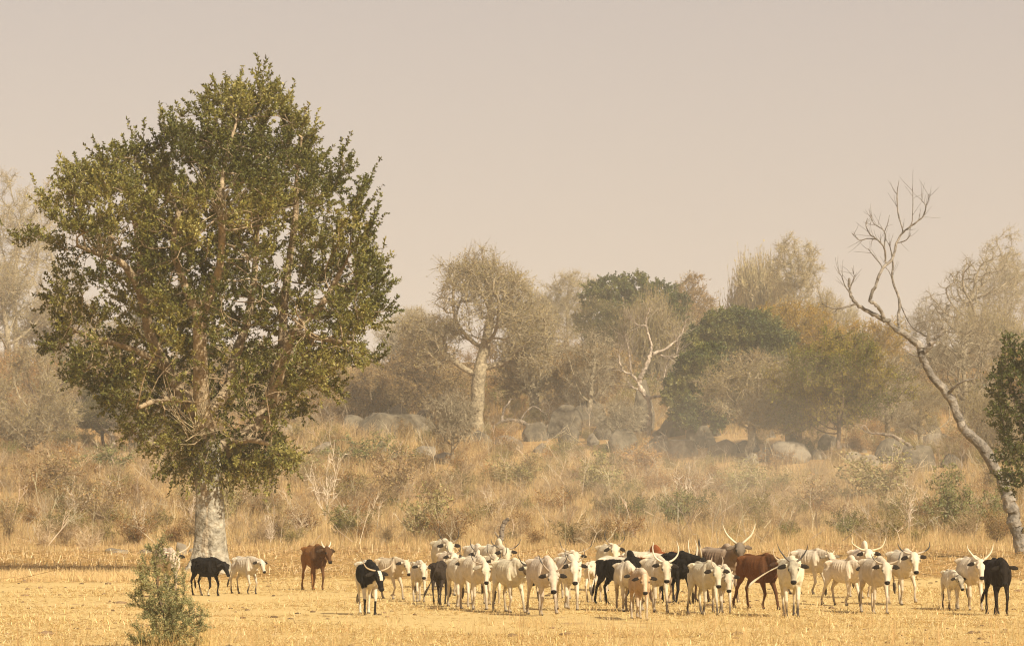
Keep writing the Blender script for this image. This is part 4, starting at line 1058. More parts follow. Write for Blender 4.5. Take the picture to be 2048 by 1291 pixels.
BT = [
 # far row, palest
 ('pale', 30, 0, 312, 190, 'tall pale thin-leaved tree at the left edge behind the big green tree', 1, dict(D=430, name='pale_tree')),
 ('bare', 120, 0, 400, 150, 'tall leafless tree between the left edge and the big green crown', 2, dict(D=440, name='bare_tree')),
 ('twiggy', 15, 0, 520, 210, 'grey-brown twiggy tree at the left edge below the pale one', 3, dict(D=375, proto='tw1', name='twiggy_tree')),
 ('brown', 115, 0, 585, 200, 'reddish brown tree partly behind the left side of the big crown', 4, dict(D=380, proto='br1', name='brown_tree')),
 ('olive', 325, 0, 560, 190, 'hazy olive tree showing through the big crown left of its trunk', 5, dict(D=410, proto='ol1', name='olive_tree')),
 ('twiggy', 230, 0, 640, 200, 'twiggy grey tree behind the lower left branches of the big tree', 6, dict(D=380, proto='tw1', flip=True, name='twiggy_tree')),
 ('twiggy', 480, 0, 690, 230, 'brown twiggy tree behind the big trunk fork', 7, dict(D=370, proto='tw2', name='twiggy_tree')),
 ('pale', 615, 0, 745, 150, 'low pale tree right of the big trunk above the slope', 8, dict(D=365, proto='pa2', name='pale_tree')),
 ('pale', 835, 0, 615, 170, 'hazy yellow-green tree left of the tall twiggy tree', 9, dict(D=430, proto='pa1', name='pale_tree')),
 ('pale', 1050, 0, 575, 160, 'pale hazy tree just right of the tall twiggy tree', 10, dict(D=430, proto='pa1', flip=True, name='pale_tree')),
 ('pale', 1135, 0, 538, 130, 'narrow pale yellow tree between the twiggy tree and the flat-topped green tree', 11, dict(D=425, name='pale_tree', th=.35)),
 ('brown', 1385, 0, 545, 140, 'orange-brown tree beside the flat-topped green tree', 12, dict(D=400, proto='br2', name='brown_tree')),
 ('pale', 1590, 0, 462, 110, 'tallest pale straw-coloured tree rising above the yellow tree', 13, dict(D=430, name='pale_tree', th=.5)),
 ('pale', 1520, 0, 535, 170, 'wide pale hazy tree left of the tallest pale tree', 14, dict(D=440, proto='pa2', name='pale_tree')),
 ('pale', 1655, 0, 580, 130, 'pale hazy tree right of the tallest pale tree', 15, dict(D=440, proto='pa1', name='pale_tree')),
 ('bare', 1945, 0, 500, 230, 'wide leafless tree in the haze at right', 16, dict(D=400, name='bare_tree', thick=1.2)),
 ('bare', 1860, 0, 590, 150, 'leafless hazy tree behind the leaning dead tree', 17, dict(D=410, name='bare_tree')),
 ('pale', 2010, 0, 450, 160, 'faint pale tree at the right edge behind the wide leafless tree', 18, dict(D=480, name='pale_tree', proto='pa3')),
 ('twiggy', 1990, 0, 620, 200, 'brown twiggy tree low at the right edge', 19, dict(D=370, proto='tw2', name='twiggy_tree')),
 ('twiggy', 1880, 0, 690, 180, 'brown twiggy tree behind the trunk of the leaning dead tree', 20, dict(D=375, proto='tw1', name='twiggy_tree')),
 ('yellow', 2035, 0, 700, 130, 'yellow-brown bushy tree beside the leafy tree at the right edge', 21, dict(D=330, proto='ye2', name='yellow_tree')),
 # middle row
 ('twiggy', 955, 868, 497, 300, 'tall grey twiggy tree with thick pale trunk left of centre', 22, dict(thick=1.25, th=.25, name='twiggy_tree', dens=1.8, fb=[(0, .72, .37, .23), (-.3, .56, .22, .15), (.3, .56, .24, .17), (.02, .93, .14, .07), (-.33, .42, .18, .09), (.34, .40, .18, .1)])),
 ('brown', 845, 850, 670, 230, 'dark brown bushy tree left of the tall twiggy tree above the boulders', 23, dict(proto='br1', name='brown_tree', th=.15)),
 ('brown', 738, 862, 735, 170, 'rusty brown bush tree growing against the left boulder', 24, dict(proto='br3', name='brown_tree', th=.12)),
 ('brown', 1075, 835, 665, 230, 'low brown bush tree right of the tall twiggy trunk', 25, dict(proto='br1', flip=True, name='brown_tree', th=.12)),
 ('olive', 1215, 0, 600, 170, 'dark olive tree below the flat-topped green tree', 26, dict(D=372, proto='ol2', name='olive_tree')),
 ('green', 1270, 0, 543, 200, 'flat-topped green tree on the skyline right of centre', 27, dict(D=378, name='green_tree', th=.4)),
 ('brown', 1185, 835, 690, 190, 'dark brown tangled bush tree below the dark olive tree', 28, dict(proto='br3', flip=True, name='brown_tree')),
 ('green', 1475, 0, 612, 230, 'broad dark green tree right of centre', 29, dict(D=340, name='green_tree', th=.12, dens=1.6, fb=[(0, .72, .34, .24), (-.3, .6, .22, .22), (.3, .62, .22, .22), (0, .35, .4, .25), (-.12, .88, .16, .1), (.2, .84, .18, .12)])),
 ('green', 1405, 880, 680, 160, 'dark green tree reaching down to the boulders right of centre', 30, dict(name='green_tree', th=.1, dens=1.2, fb=[(0, .72, .34, .22), (-.25, .45, .26, .24), (.28, .5, .26, .26), (0, .25, .4, .2), (.1, .88, .18, .1)])),
 ('twiggy', 1310, 0, 600, 170, 'brown twiggy tree behind the pale crooked bare tree', 31, dict(D=350, proto='tw2', flip=True, name='twiggy_tree')),
 ('yellow', 1610, 0, 605, 230, 'golden yellow feathery tree right of the broad green tree', 32, dict(D=350, proto='ye1', name='yellow_tree')),
 ('yellow', 1735, 0, 640, 190, 'golden brown feathery tree left of the leaning dead tree', 33, dict(D=345, proto='ye1', flip=True, name='yellow_tree')),
 ('yolive', 1678, 922, 655, 260, 'yellow-green spreading tree with dark trunk standing among the rocks', 34, dict(name='olive_tree', th=.3, proto='ol3')),
 ('brown', 1600, 900, 740, 180, 'low brown tree between the twiggy and the yellow-green tree', 35, dict(proto='br1', name='brown_tree')),
 ('twiggy', 1503, 918, 700, 200, 'grey-brown twiggy tree in front of the broad green tree', 36, dict(name='twiggy_tree', th=.2, thick=1.2)),
 ('twiggy', 1840, 905, 760, 170, 'brown bush tree behind the bent branch at right', 37, dict(proto='tw1', flip=True, name='twiggy_tree')),
 ('olive', 205, 905, 765, 190, 'grey-green bushy tree low at left under the big crown', 38, dict(proto='ol1', name='olive_tree', th=.12)),
 ('twiggy', 60, 935, 690, 200, 'thin golden brown twiggy tree at the left edge above the brush', 39, dict(name='twiggy_tree', th=.2)),
 ('brown', 330, 900, 770, 200, 'brown bush tree behind the lowest branches of the big tree', 40, dict(proto='br3', name='brown_tree', th=.12)),
 ('bare', 1240, 900, 800, 110, 'small pale bare tree in front of the boulders right of centre', 41, dict(name='bare_tree', th=.25, proto='ba1')),
 ('bare', 905, 932, 785, 110, 'small bare bush tree below the tall twiggy tree', 42, dict(name='bare_tree', th=.2, proto='ba1')),
 ('bare', 1180, 852, 650, 150, 'pale leafless tree standing before the dark brown bush tree right of centre', 44, dict(name='bare_tree', th=.2, thick=1.2)),
 ('bare', 1065, 842, 630, 170, 'spreading leafless tree right of the tall twiggy tree trunk', 45, dict(name='bare_tree', th=.18, thick=1.2, proto='ba2')),
 ('bare', 812, 850, 640, 170, 'spreading leafless tree behind the left boulder pile', 46, dict(name='bare_tree', th=.18, proto='ba2', flip=True)),
 ('bare', 1575, 905, 700, 130, 'leafless pale tree between the twiggy tree and the spreading yellow-green tree', 47, dict(name='bare_tree', th=.2, proto='ba3')),
 ('bare', 1775, 905, 690, 140, 'leafless tree behind the bent branch left of the leaning dead tree', 48, dict(name='bare_tree', th=.2, proto='ba3', flip=True)),
 ('bare', 300, 915, 760, 150, 'thin leafless tree under the left side of the big crown', 49, dict(name='bare_tree', th=.2, proto='ba3')),
 ('bare', 1930, 900, 640, 190, 'leafless tree right of the leaning dead trunk in the haze', 50, dict(name='bare_tree', th=.2, proto='ba2')),
 ('twiggy', 1990, 940, 790, 150, 'small crooked tree beside the leaning dead trunk', 43, dict(proto='tw2', name='twiggy_tree')),
]
if not globals().get('NOTREES'):
    for kind, px, b_, t_, w_, lab, sd, kw in BT: put_tree(kind, px, b_, t_, w_, lab, sd, **kw)
    limb_tree('bare_tree', 'pale crooked bare tree with zigzag trunk right of centre', 'tree', D_of(1290, 880), 1292, [
        [(1296, 892, 7), (1298, 860, 6), (1300, 830, 6), (1297, 800, 6), (1285, 782, 6), (1278, 765, 6), (1290, 735, 5.5, -.3), (1300, 712, 5, -.4), (1312, 705, 4, -.4), (1335, 695, 3, -.2), (1362, 668, 2.4), (1372, 640, 1.2)],
        [(1300, 712, 3, -.4), (1303, 690, 3), (1296, 665, 2.6, .3), (1292, 640, 2.2, .3), (1300, 615, 1.2)],
        [(1292, 650, 2, .3), (1275, 650, 1.7), (1262, 638, 1)],
        [(1310, 706, 2.5), (1330, 712, 2.2), (1352, 715, 2), (1358, 735, 1.7), (1355, 760, 1.1)],
        [(1352, 715, 1.6), (1355, 690, 1.3), (1350, 675, .8)],
        [(1278, 765, 4), (1262, 748, 3), (1245, 740, 2.4), (1238, 715, 1.6), (1240, 700, 1)],
        [(1262, 748, 2), (1260, 720, 1.8), (1256, 690, 1.2), (1250, 675, .7)],
        [(1297, 795, 4), (1320, 792, 3.6, -.4), (1345, 785, 3, -.5), (1370, 765, 2.2, -.5), (1390, 750, 1.2)],
        [(1329, 790, 2), (1329, 750, 1.8, .2), (1335, 725, 1.4, .2), (1345, 710, .8)],
        [(1285, 782, 3), (1268, 775, 2.4), (1258, 768, 1.2)]], (.42, .34, .26), twigs=240, tw_len=1.5, seed=14, group=GB)
    limb_tree('bare_tree', 'dark forked tree with crooked trunk at the left edge', 'tree', D_of(62, 930), 62, [
        [(62, 935, 7), (64, 912, 6.5), (58, 890, 6.5), (68, 872, 6), (85, 850, 5.5), (92, 830, 5), (92, 805, 4), (102, 790, 3.5), (118, 780, 3), (125, 760, 2)],
        [(60, 888, 4), (45, 880, 3.5), (28, 870, 3), (15, 850, 2.6), (12, 830, 2.2), (0, 815, 1.6)],
        [(92, 815, 3), (80, 805, 2.6), (68, 790, 2), (60, 775, 1.4), (50, 765, 1)],
        [(85, 850, 2.4), (75, 838, 2), (72, 825, 1.2)],
        [(88, 842, 2), (105, 838, 1.6), (130, 840, 1)]], (.17, .12, .085), twigs=160, tw_len=1.3, seed=15, group=GB)
    limb_tree('bare_tree', 'pale forked bare tree left of the big trunk', 'tree', D_of(225, 905), 228, [
        [(232, 915, 4.5), (228, 890, 4.5), (222, 868, 4.5), (205, 855, 3.5), (190, 840, 3), (180, 820, 2.4), (165, 808, 1.6), (150, 806, 1)],
        [(222, 868, 4), (222, 845, 3.4), (216, 830, 2.6), (204, 812, 1.6)],
        [(222, 845, 2), (230, 830, 1.8), (245, 820, 1.2), (262, 818, .8)]], (.42, .33, .24), twigs=90, tw_len=1.2, seed=16, group=GB)
print('trees', time.time() - T0)
# ------------------------------------------------------------------ boulders
def rock_material(nm, c0, c1):
    m = bpy.data.materials.new(nm); m.use_nodes = True; n = m.node_tree; L = n.links; b = n.nodes['Principled BSDF']
    tc = n.nodes.new('ShaderNodeTexCoord')
    t = n.nodes.new('ShaderNodeTexNoise'); t.inputs['Scale'].default_value = 1.5; t.inputs['Detail'].default_value = 9; t.inputs['Roughness'].default_value = .65
    L.new(tc.outputs['Object'], t.inputs['Vector'])
    r = n.nodes.new('ShaderNodeValToRGB'); e = r.color_ramp.elements
    e[0].position = .35; e[0].color = (*c0, 1); e[1].position = .65; e[1].color = (*c1, 1)
    L.new(t.outputs['Fac'], r.inputs[0]); L.new(r.outputs[0], b.inputs['Base Color'])
    bp = n.nodes.new('ShaderNodeBump'); bp.inputs['Strength'].default_value = .7; bp.inputs['Distance'].default_value = .15
    t2 = n.nodes.new('ShaderNodeTexNoise'); t2.inputs['Scale'].default_value = 3; t2.inputs['Detail'].default_value = 9
    L.new(tc.outputs['Object'], t2.inputs['Vector']); L.new(t2.outputs['Fac'], bp.inputs['Height']); L.new(bp.outputs[0], b.inputs['Normal'])
    b.inputs['Roughness'].default_value = .9; b.inputs['Specular IOR Level'].default_value = .2
    return m
M_rock = rock_material('granite', (.07, .056, .037), (.18, .148, .10))
M_rock_pale = rock_material('granite_pale', (.14, .112, .078), (.26, .215, .155))
def ico(sub):
    import bmesh
    bm = bmesh.new(); bmesh.ops.create_icosphere(bm, subdivisions=sub, radius=1.0)
    v = np.array([p.co[:] for p in bm.verts]); f = np.array([[q.index for q in fa.verts] for fa in bm.faces]); bm.free(); return v, f
ICO = ico(5)
def boulder(px, bpy_, wpx, hpx, label, seed, pale=False, name='boulder', D=None, deep=.8, group='boulders on the slope'):
    D = D or D_of(px, bpy_); x = X(px, D); gz = float(ground_z(x, D)); s = F / D
    w = wpx * 1.05 / s; h = hpx * 1.1 / s
    ROCKS.append((x, D, w))
    v, f = ICO; rg = np.random.RandomState(seed)
    p = v.copy()
    for k in range(13):           # facets
        d = norm(rg.normal(size=3) * [1, 1, .8]); c = rg.uniform(.55, .88)
        t = p @ d; over = np.clip(t - c, 0, None); p -= np.outer(over * .95, d)
    p *= (1 + .09 * snoise(p, seed + 3, 1.0, 5))[:, None]; p[:, 0] += .25 * rg.uniform(-1, 1) * p[:, 2]
    p[:, 2] = np.where(p[:, 2] < 0, p[:, 2] * .6, p[:, 2])
    ext = np.abs(p[:, 0]).max(); top = p[:, 2].max()
    p = p * [w / 2 / ext, w / 2 / ext * deep, h * 1.0 / top]
    o = add_obj(name, make_mesh(name, p, [f], [M_rock_pale if pale else M_rock], False), loc=(x, D, gz - h * .02), rot=(0, 0, 0))
    tag(o, label, 'boulder', group)
ROCKS = []
BL = [
 (760, 880, 90, 52, 'big grey boulder, left part of the boulder pile left of centre', 0), (818, 882, 110, 50, 'long low grey slab of the boulder pile left of centre', 0), (795, 862, 66, 52, 'rounded grey boulder on top of the left boulder pile', 0),
 (848, 862, 50, 40, 'grey boulder at the right end of the left boulder pile', 0), (735, 878, 34, 42, 'narrow dark boulder at the left end of the boulder pile', 0),
 (618, 862, 60, 34, 'pale boulder under the right branches of the big tree', 1), (640, 905, 50, 20, 'low pale rock beside the big crown tips', 1), (850, 912, 60, 20, 'flat pale grey rock below the left boulder pile', 1), (880, 925, 56, 20, 'flat half buried rock in front of the left pile', 1),
 (1020, 898, 64, 26, 'pale pointed rock under the arching branch', 1), (1125, 872, 80, 58, 'grey boulder at the end of the arching branch', 0), (1137, 888, 42, 34, 'dark small boulder leaning on the grey one by the arching branch', 0),
 (1188, 850, 90, 48, 'wide grey boulder behind the arching branch', 0), (1238, 902, 72, 42, 'dark-ended round boulder right of centre', 0), (1290, 860, 54, 95, 'tall dark boulder behind the pale crooked tree', 0),
 (1345, 872, 56, 40, 'grey boulder below the dark green tree', 0), (1390, 880, 46, 44, 'rounded grey boulder between the dark green tree and the twiggy tree', 0), (1362, 912, 68, 32, 'flat pale boulder right of the dark-ended one', 1), (1446, 910, 60, 30, 'pale low boulder left of the twiggy tree foot', 1),
 (1575, 925, 92, 40, 'smooth pale boulder right of the twiggy tree foot', 1), (1535, 922, 40, 24, 'brown-stained rock beside the smooth pale boulder', 1), (1635, 918, 40, 18, 'small pale rock left of the dark trunk', 1), (1705, 925, 44, 20, 'small pale rock right of the dark trunk', 1), (1742, 930, 40, 20, 'low rock left of the bent branch', 1),
 (1790, 925, 80, 46, 'round grey boulder under the bent branch', 0), (1838, 940, 90, 46, 'sloping grey boulder right of the bent branch', 0), (1815, 868, 70, 60, 'dark blurred boulder above the bent branch', 0), (1480, 905, 34, 18, 'small rock by the twiggy tree foot', 1), (1085, 905, 46, 18, 'low pale rock in the dry grass near the arching branch', 1),
 (700, 872, 70, 40, 'angular grey boulder left of the boulder pile under the rusty bush tree', 0), (905, 880, 60, 34, 'angular brown-grey boulder right of the left pile below the tall twiggy tree', 0), (960, 890, 50, 28, 'grey block at the foot of the tall twiggy tree', 0), (1075, 880, 60, 34, 'grey block under the middle of the arching branch', 0),
 (1215, 876, 60, 46, 'split grey boulder between the wide one and the dark-ended one', 0), (1310, 905, 56, 32, 'squat brown boulder in front of the pale crooked tree', 1), (1415, 895, 50, 40, 'steep grey boulder above the low pale ones', 0), (1500, 930, 50, 22, 'flat rock in front of the twiggy tree foot', 1),
 (1660, 900, 50, 30, 'grey rock behind the dark trunk of the spreading tree', 0), (1870, 905, 70, 36, 'pale boulder uphill of the bent branch', 1), (1900, 935, 50, 26, 'low grey boulder left of the leaning dead trunk', 0), (570, 872, 50, 24, 'pale slab on the slope right of the big trunk', 1),
 (235, 1108, 50, 12, 'low pale rock at the field edge left of the shrub', 1), (292, 1109, 36, 11, 'small pale rock at the field edge behind the shrub', 1), (361, 1113, 26, 28, 'upright brown rock beside the big trunk', 1), (385, 1108, 20, 12, 'small rock touching the left side of the big trunk', 1),
]
for k, (px, b_, w_, h_, lab, pale) in enumerate(BL): boulder(px, b_, w_, h_, lab, 300 + k, bool(pale))
rg_ = np.random.RandomState(88)
NEAR_ = {780: 'below the left boulder pile', 1130: 'at the foot of the arching branch', 1370: 'below the dark green trees', 1480: 'around the foot of the twiggy tree', 1600: 'left of the dark trunk of the spreading tree', 1820: 'under the bent branch at right'}
for k in range(24):
    pc = int(list(NEAR_)[k % 6]); px = pc + rg_.normal() * 60; w_ = rg_.uniform(14, 20) if k < 12 else rg_.uniform(24, 36); pl_ = (k // 6) % 2 == 0
    boulder(px, rg_.uniform(868, 925), w_, w_ * rg_.uniform(.5, .9), ('small ' if w_ < 22 else 'medium ') + ('pale' if pl_ else 'dark grey') + ' rock in dry grass ' + NEAR_[pc], 400 + k, pl_, name='rock', group='small rocks among the boulders')

# ------------------------------------------------------------------ shrubs in the brush
def ribbons(bag, A, B, w, col):
    d = norm(B - A); s = norm(np.cross(d, norm(np.random.RandomState(len(A)).normal(size=A.shape))))
    w = np.broadcast_to(w, (len(A),))[:, None]
    V = np.stack([A - s * w, A + s * w, B + s * w * .7, B - s * w * .7], 1).reshape(-1, 3)
    bag.add(V, np.arange(len(V)).reshape(-1, 4), c=np.repeat(np.broadcast_to(col, (len(A), 3)), 4, 0))
def shrub_arrays(seed, kind, h=1.8):
    """stems and leaves of one shrub"""
    rg = np.random.RandomState(seed)
    st = Bag(); lf = Bag()
    K = dict(dry=dict(n=11, tw=16, nl=0, tc=(.44, .33, .21)), white=dict(n=6, tw=10, nl=0, tc=(.56, .46, .34)), brown=dict(n=12, tw=16, nl=3, tc=(.32, .235, .14), lc=(.36, .25, .11)), olive=dict(n=10, tw=12, nl=7, tc=(.36, .28, .16), lc=(.30, .25, .095)),
             green=dict(n=10, tw=12, nl=11, tc=(.28, .22, .13), lc=(.20, .195, .065)), rust=dict(n=11, tw=14, nl=5, tc=(.34, .23, .13), lc=(.38, .22, .08)))[kind]
    n = K['n']
    a = rg.uniform(0, 6.28, n); tilt = rg.uniform(.05, .75, n)
    d = norm(np.stack([np.cos(a) * tilt, np.sin(a) * tilt, np.ones(n)], 1)); p = rg.normal(size=(n, 3)) * [.12, .12, 0] * h * .5
    L = h * rg.uniform(.6, 1.1, n); pts = []
    for s in range(5):
        q = p + d * (L / 5)[:, None]
        ribbons(st, p, q, .018 * h / 1.8 * (1 - s / 6), np.array(K['tc']))
        pts.append((p, q, d)); p = q; d = norm(d + rg.normal(size=(n, 3)) * .22)
    for s in range(1, 5):
        A, B, dd = pts[s]; m = K['tw'] // 2
        f = rg.uniform(0, 1, (n, m, 1)); P0 = (A[:, None] * f + B[:, None] * (1 - f)).reshape(-1, 3)
        dt = norm(np.repeat(dd, m, 0) * .7 + rand_dirs(rg, n * m) + [0, 0, .3])
        ln = h * rg.uniform(.12, .34, (n * m, 1)); P1 = P0 + dt * ln * .55; P2 = P1 + norm(dt + rg.normal(size=dt.shape) * .35) * ln * .5
        ribbons(st, P0, P1, .009, np.array(K['tc']) * 1.1); ribbons(st, P1, P2, .006, np.array(K['tc']) * 1.15)
        if K['nl']:
            k = K['nl']; t = rg.uniform(0, 1, (len(P0), k, 1)); LP = (P1[:, None] * (1 - t) + P2[:, None] * t + rg.normal(size=(len(P0), k, 3)) * .03).reshape(-1, 3)
            leaves(lf, LP, rand_dirs(rg, len(LP)), rand_dirs(rg, len(LP)), .085, .05, col_var(rg, len(LP), K['lc'], .35, .1))
    return st, lf
SK = ['dry', 'white', 'brown', 'olive', 'green', 'rust']
SH = {}
for k, kd in enumerate(SK):
    for q in range(2):
        st, lf = shrub_arrays(500 + 10 * k + q, kd)
        SH[kd, q] = (st, lf)
SHM = {}
def put_shrub(kind, px, bpy_, tpy, wpx, label, q=0, name='shrub'):
    D = D_of(px, bpy_, 78) if bpy_ < 1108 else F * CAMZ / (bpy_ - HY)
    x = X(px, D); gz = float(ground_z(x, D)); h = Z(tpy, D) - gz; w = wpx * D / F
    if (kind, q) not in SHM:
        st, lf = SH[kind, q]; SHM[kind, q] = (st.mesh('stem', M_twig), lf.mesh('foliage', M_dryleaf if kind in ('brown', 'rust') else M_leaf) if lf.n else None)
    sm, fm = SHM[kind, q]
    root = empty(name, (x, D, gz - .05), (px * .37) % 6.28); root.scale = (w / 1.9, w / 1.9, h / 1.8)
    tag(root, label, 'shrub', 'shrubs in the dry brush'); add_obj('stem', sm, root)
    if fm: add_obj('foliage', fm, root)
for a in [
 ('green', 1910, 1068, 938, 110, 'dark green leafy shrub left of the leaning dead trunk', 0), ('olive', 850, 1088, 960, 110, 'olive brown shrub behind the white cattle left of centre', 0), ('green', 1350, 1065, 975, 80, 'grey-green shrub behind the black cow', 1),
 ('white', 655, 1052, 895, 90, 'white leafless shrub right of the big trunk', 0), ('green', 728, 938, 868, 110, 'bright green shrub under the left boulder pile', 0), ('olive', 1755, 1010, 900, 170, 'wide olive shrub below the bent branch', 1), ('green', 1690, 1085, 1030, 50, 'small round green bush behind the right-hand bunch', 1),
 ('olive', 1195, 1000, 905, 120, 'yellow-green shrub in the centre of the brush', 0), ('brown', 790, 1010, 900, 130, 'brown leafy shrub left of centre in the brush', 0), ('olive', 455, 1060, 930, 60, 'thin green shrub growing against the right side of the big trunk', 1), ('green', 1985, 1062, 985, 60, 'small green shrub just left of the leaning trunk foot', 0),
 ('white', 150, 1052, 960, 60, 'white bare shrub left of the big trunk', 1), ('white', 282, 1092, 1000, 36, 'thin white dead sapling behind the foreground shrub', 0), ('white', 380, 1060, 975, 60, 'white forked bare shrub touching the left side of the big trunk', 1), ('brown', 105, 1000, 900, 150, 'dark brown bush at the left edge of the brush', 1),
 ('green', 210, 960, 885, 120, 'green shrub under the low left branches', 1), ('brown', 210, 1062, 965, 130, 'purple-brown twiggy bush left of the trunk', 0), ('olive', 600, 960, 890, 100, 'olive shrub right of the hanging branch tips', 0), ('brown', 560, 1090, 1015, 70, 'small brown-leaved shrub right of the big trunk foot', 1),
 ('white', 985, 1050, 975, 50, 'pale bare shrub behind the centre of the herd', 0), ('rust', 1290, 960, 885, 110, 'rusty leaved shrub in front of the boulders', 0), ('white', 1370, 1020, 930, 90, 'white spreading bare shrub right of centre', 1), ('olive', 1480, 1000, 915, 110, 'olive shrub below the twiggy tree', 0),
 ('white', 1820, 1075, 960, 70, 'thin white dead shrub left of the dark green one', 0), ('brown', 1625, 1040, 950, 110, 'dusty brown shrub behind the right-hand bunch', 0), ('white', 545, 1092, 1010, 40, 'slim white dead sapling between trunk and brown cow', 1), ('olive', 1040, 985, 915, 110, 'olive shrub below the arching branch', 1),
 ('dry', 90, 1100, 1040, 70, 'low dry shrub at the field edge, far left', 0), ('dry', 170, 1107, 1050, 70, 'tangled grey dry shrub at the field edge left of the feathery shrub', 1), ('brown', 20, 1085, 1000, 60, 'brown shrub cut off by the left edge', 0), ('olive', 2010, 990, 930, 80, 'olive bush behind the leaning trunk', 0),
]: put_shrub(*a)
print('shrubs', time.time() - T0)

# dense undergrowth nobody could count
def rock_gap(x, y):
    m = np.zeros(len(x), bool)
    for (rx, ry, rw) in ROCKS: m |= (np.abs(x - rx) < rw * .5 + .25) & (y < ry + .5) & (y > ry - 6) & (ry > 215)
    return m
def thicket():
    rg = np.random.RandomState(9); B = Bag()
    n = 2500
    D = 210 + (350 - 210) * rg.uniform(0, 1, n) ** 1.1; D[2050:] = rg.uniform(325, 430, n - 2050)
    x = rg.uniform(-.15, .15, n) * D
    pr = rg.uniform(0, 1, n)
    nz = snoise(np.stack([x, D, D * 0], 1), 2, .07, 2)
    for i in range(n):
        far = (D[i] - 212) / 120
        pk = [.58, .12, .05, .16, .02, .07] if nz[i] < 0 else [.30, .10, .14, .20, .06, .20]
        if D[i] > 325: pk = [.26, .04, .32, .12, .06, .20]
        kd = SK[rg.choice(6, p=pk)]
        if D[i] < 230 and rg.uniform() < .5: continue
        if rock_gap(x[i:i + 1], D[i:i + 1])[0]: continue
        st, lf = SH[kd, rg.randint(2)]
        sc = rg.uniform(.4, 1.15) * (1 + .9 * float(D[i] > 325)); a = rg.uniform(0, 6.28); ca, sa = math.cos(a) * sc, math.sin(a) * sc
        gz = float(ground_z(x[i], D[i]))
        for bg_ in (st, lf):
            if not bg_.n: continue
            v = np.concatenate(bg_.v); c = np.concatenate(bg_.c); q = np.concatenate(bg_.q)
            if rg.uniform() < .0: continue
            w = np.stack([v[:, 0] * ca - v[:, 1] * sa + x[i], v[:, 0] * sa + v[:, 1] * ca + D[i], v[:, 2] * sc * rg.uniform(.7, 1.1) + gz - .05], 1)
            B.add(w, q, c=c * rg.uniform(.62, .98) * np.array([1, .97, .88]))
    # bare pale sticks and dead saplings between the bushes
    m = 1300; D2 = rg.uniform(206, 330, m); x2 = rg.uniform(-.138, .138, m) * D2
    a = rg.uniform(0, 6.28, m); pt = rg.uniform(.5, 1.5, m)
    dd = np.stack([np.cos(a) * np.cos(pt), np.sin(a) * np.cos(pt), np.sin(pt)], 1)
    P0 = np.stack([x2, D2, ground_z(x2, D2) + rg.uniform(0, .5, m)], 1); Ls = rg.uniform(.5, 1.5, (m, 1))
    cst = col_var(rg, m, (.52, .43, .30), .3, .05); ws = rg.uniform(.011, .024, m)
    P1 = P0 + dd * Ls; ribbons(B, P0, P1, ws, cst)
    for q in range(3):
        d2 = norm(dd + rg.normal(size=dd.shape) * .4 + [0, 0, .1]); P2 = P1 + d2 * Ls * rg.uniform(.3, .9, (m, 1)); ribbons(B, P1, P2, ws * .6, cst)
        d3 = norm(d2 + rg.normal(size=dd.shape) * .5); ribbons(B, (P1 + P2) / 2, (P1 + P2) / 2 + d3 * Ls * .5, ws * .45, cst)
    o = add_obj('undergrowth', B.mesh('undergrowth', M_dryleaf)); tag(o, 'dense dry brush and saplings covering the slope behind the field', kind='stuff')
    print('thicket verts', B.n)
thicket()

# ------------------------------------------------------------------ grass and straw
def blades(bag, x, y, h, w, lean, col, rg, segs=2, zb=0.0, dirs=None):
    n = len(x); z = ground_z(x, y) + zb
    a = rg.uniform(0, 6.28, n) if dirs is None else dirs
    ln = np.stack([np.cos(a), np.sin(a)], 1) * (lean * h)[:, None]
    fa = rg.uniform(0, 3.14, n); sx = np.stack([np.cos(fa), np.sin(fa) * .4], 1) * (w / 2)[:, None]
    P = []
    for s in range(segs + 1):
        t = s / segs; c = np.stack([x + ln[:, 0] * t * t, y + ln[:, 1] * t * t, z + h * t * (1 - .15 * t * lean)], 1)
        k = (1 - t * .75)
        L = c.copy(); Rr = c.copy(); L[:, :2] -= sx * k; Rr[:, :2] += sx * k
        P += [L, Rr]
    V = np.stack(P, 1).reshape(-1, 3); m = 2 * (segs + 1); b = (np.arange(n) * m)[:, None]
    Q = np.concatenate([b + np.array([2 * s, 2 * s + 1, 2 * s + 3, 2 * s + 2])[None] for s in range(segs)])
    bag.add(V, Q, c=np.repeat(col, m, 0))
def stalks(bag, x, y, L, w, pitch, col, rg, zb=.02):
    """straight straws lying or leaning; flat ribbons with two crossed faces"""
    n = len(x); a = rg.uniform(0, 6.28, n); z = ground_z(x, y) + zb
    d = np.stack([np.cos(a) * np.cos(pitch), np.sin(a) * np.cos(pitch), np.sin(pitch)], 1)
    A = np.stack([x, y, z], 1); Bp = A + d * L[:, None]
    s = np.stack([-np.sin(a), np.cos(a), a * 0], 1); u = np.cross(s, d)
    w = (w / 2)[:, None]
    V = np.stack([A - s * w, A + u * w, A + s * w, Bp - s * w * .6, Bp + u * w * .6, Bp + s * w * .6], 1).reshape(-1, 3)
    b = (np.arange(n) * 6)[:, None]
    Q = np.concatenate([b + np.array([0, 1, 4, 3])[None], b + np.array([1, 2, 5, 4])[None]])
    bag.add(V, Q, c=np.repeat(col, 6, 0))
def scatter(rg, n, y0, y1, pw=1.0, hwid=.17):
    n = int(n * 1.12)
    y = y0 + (y1 - y0) * rg.uniform(0, 1, n) ** pw; x = rg.uniform(-1, 1, n) * hwid * y; return x, y
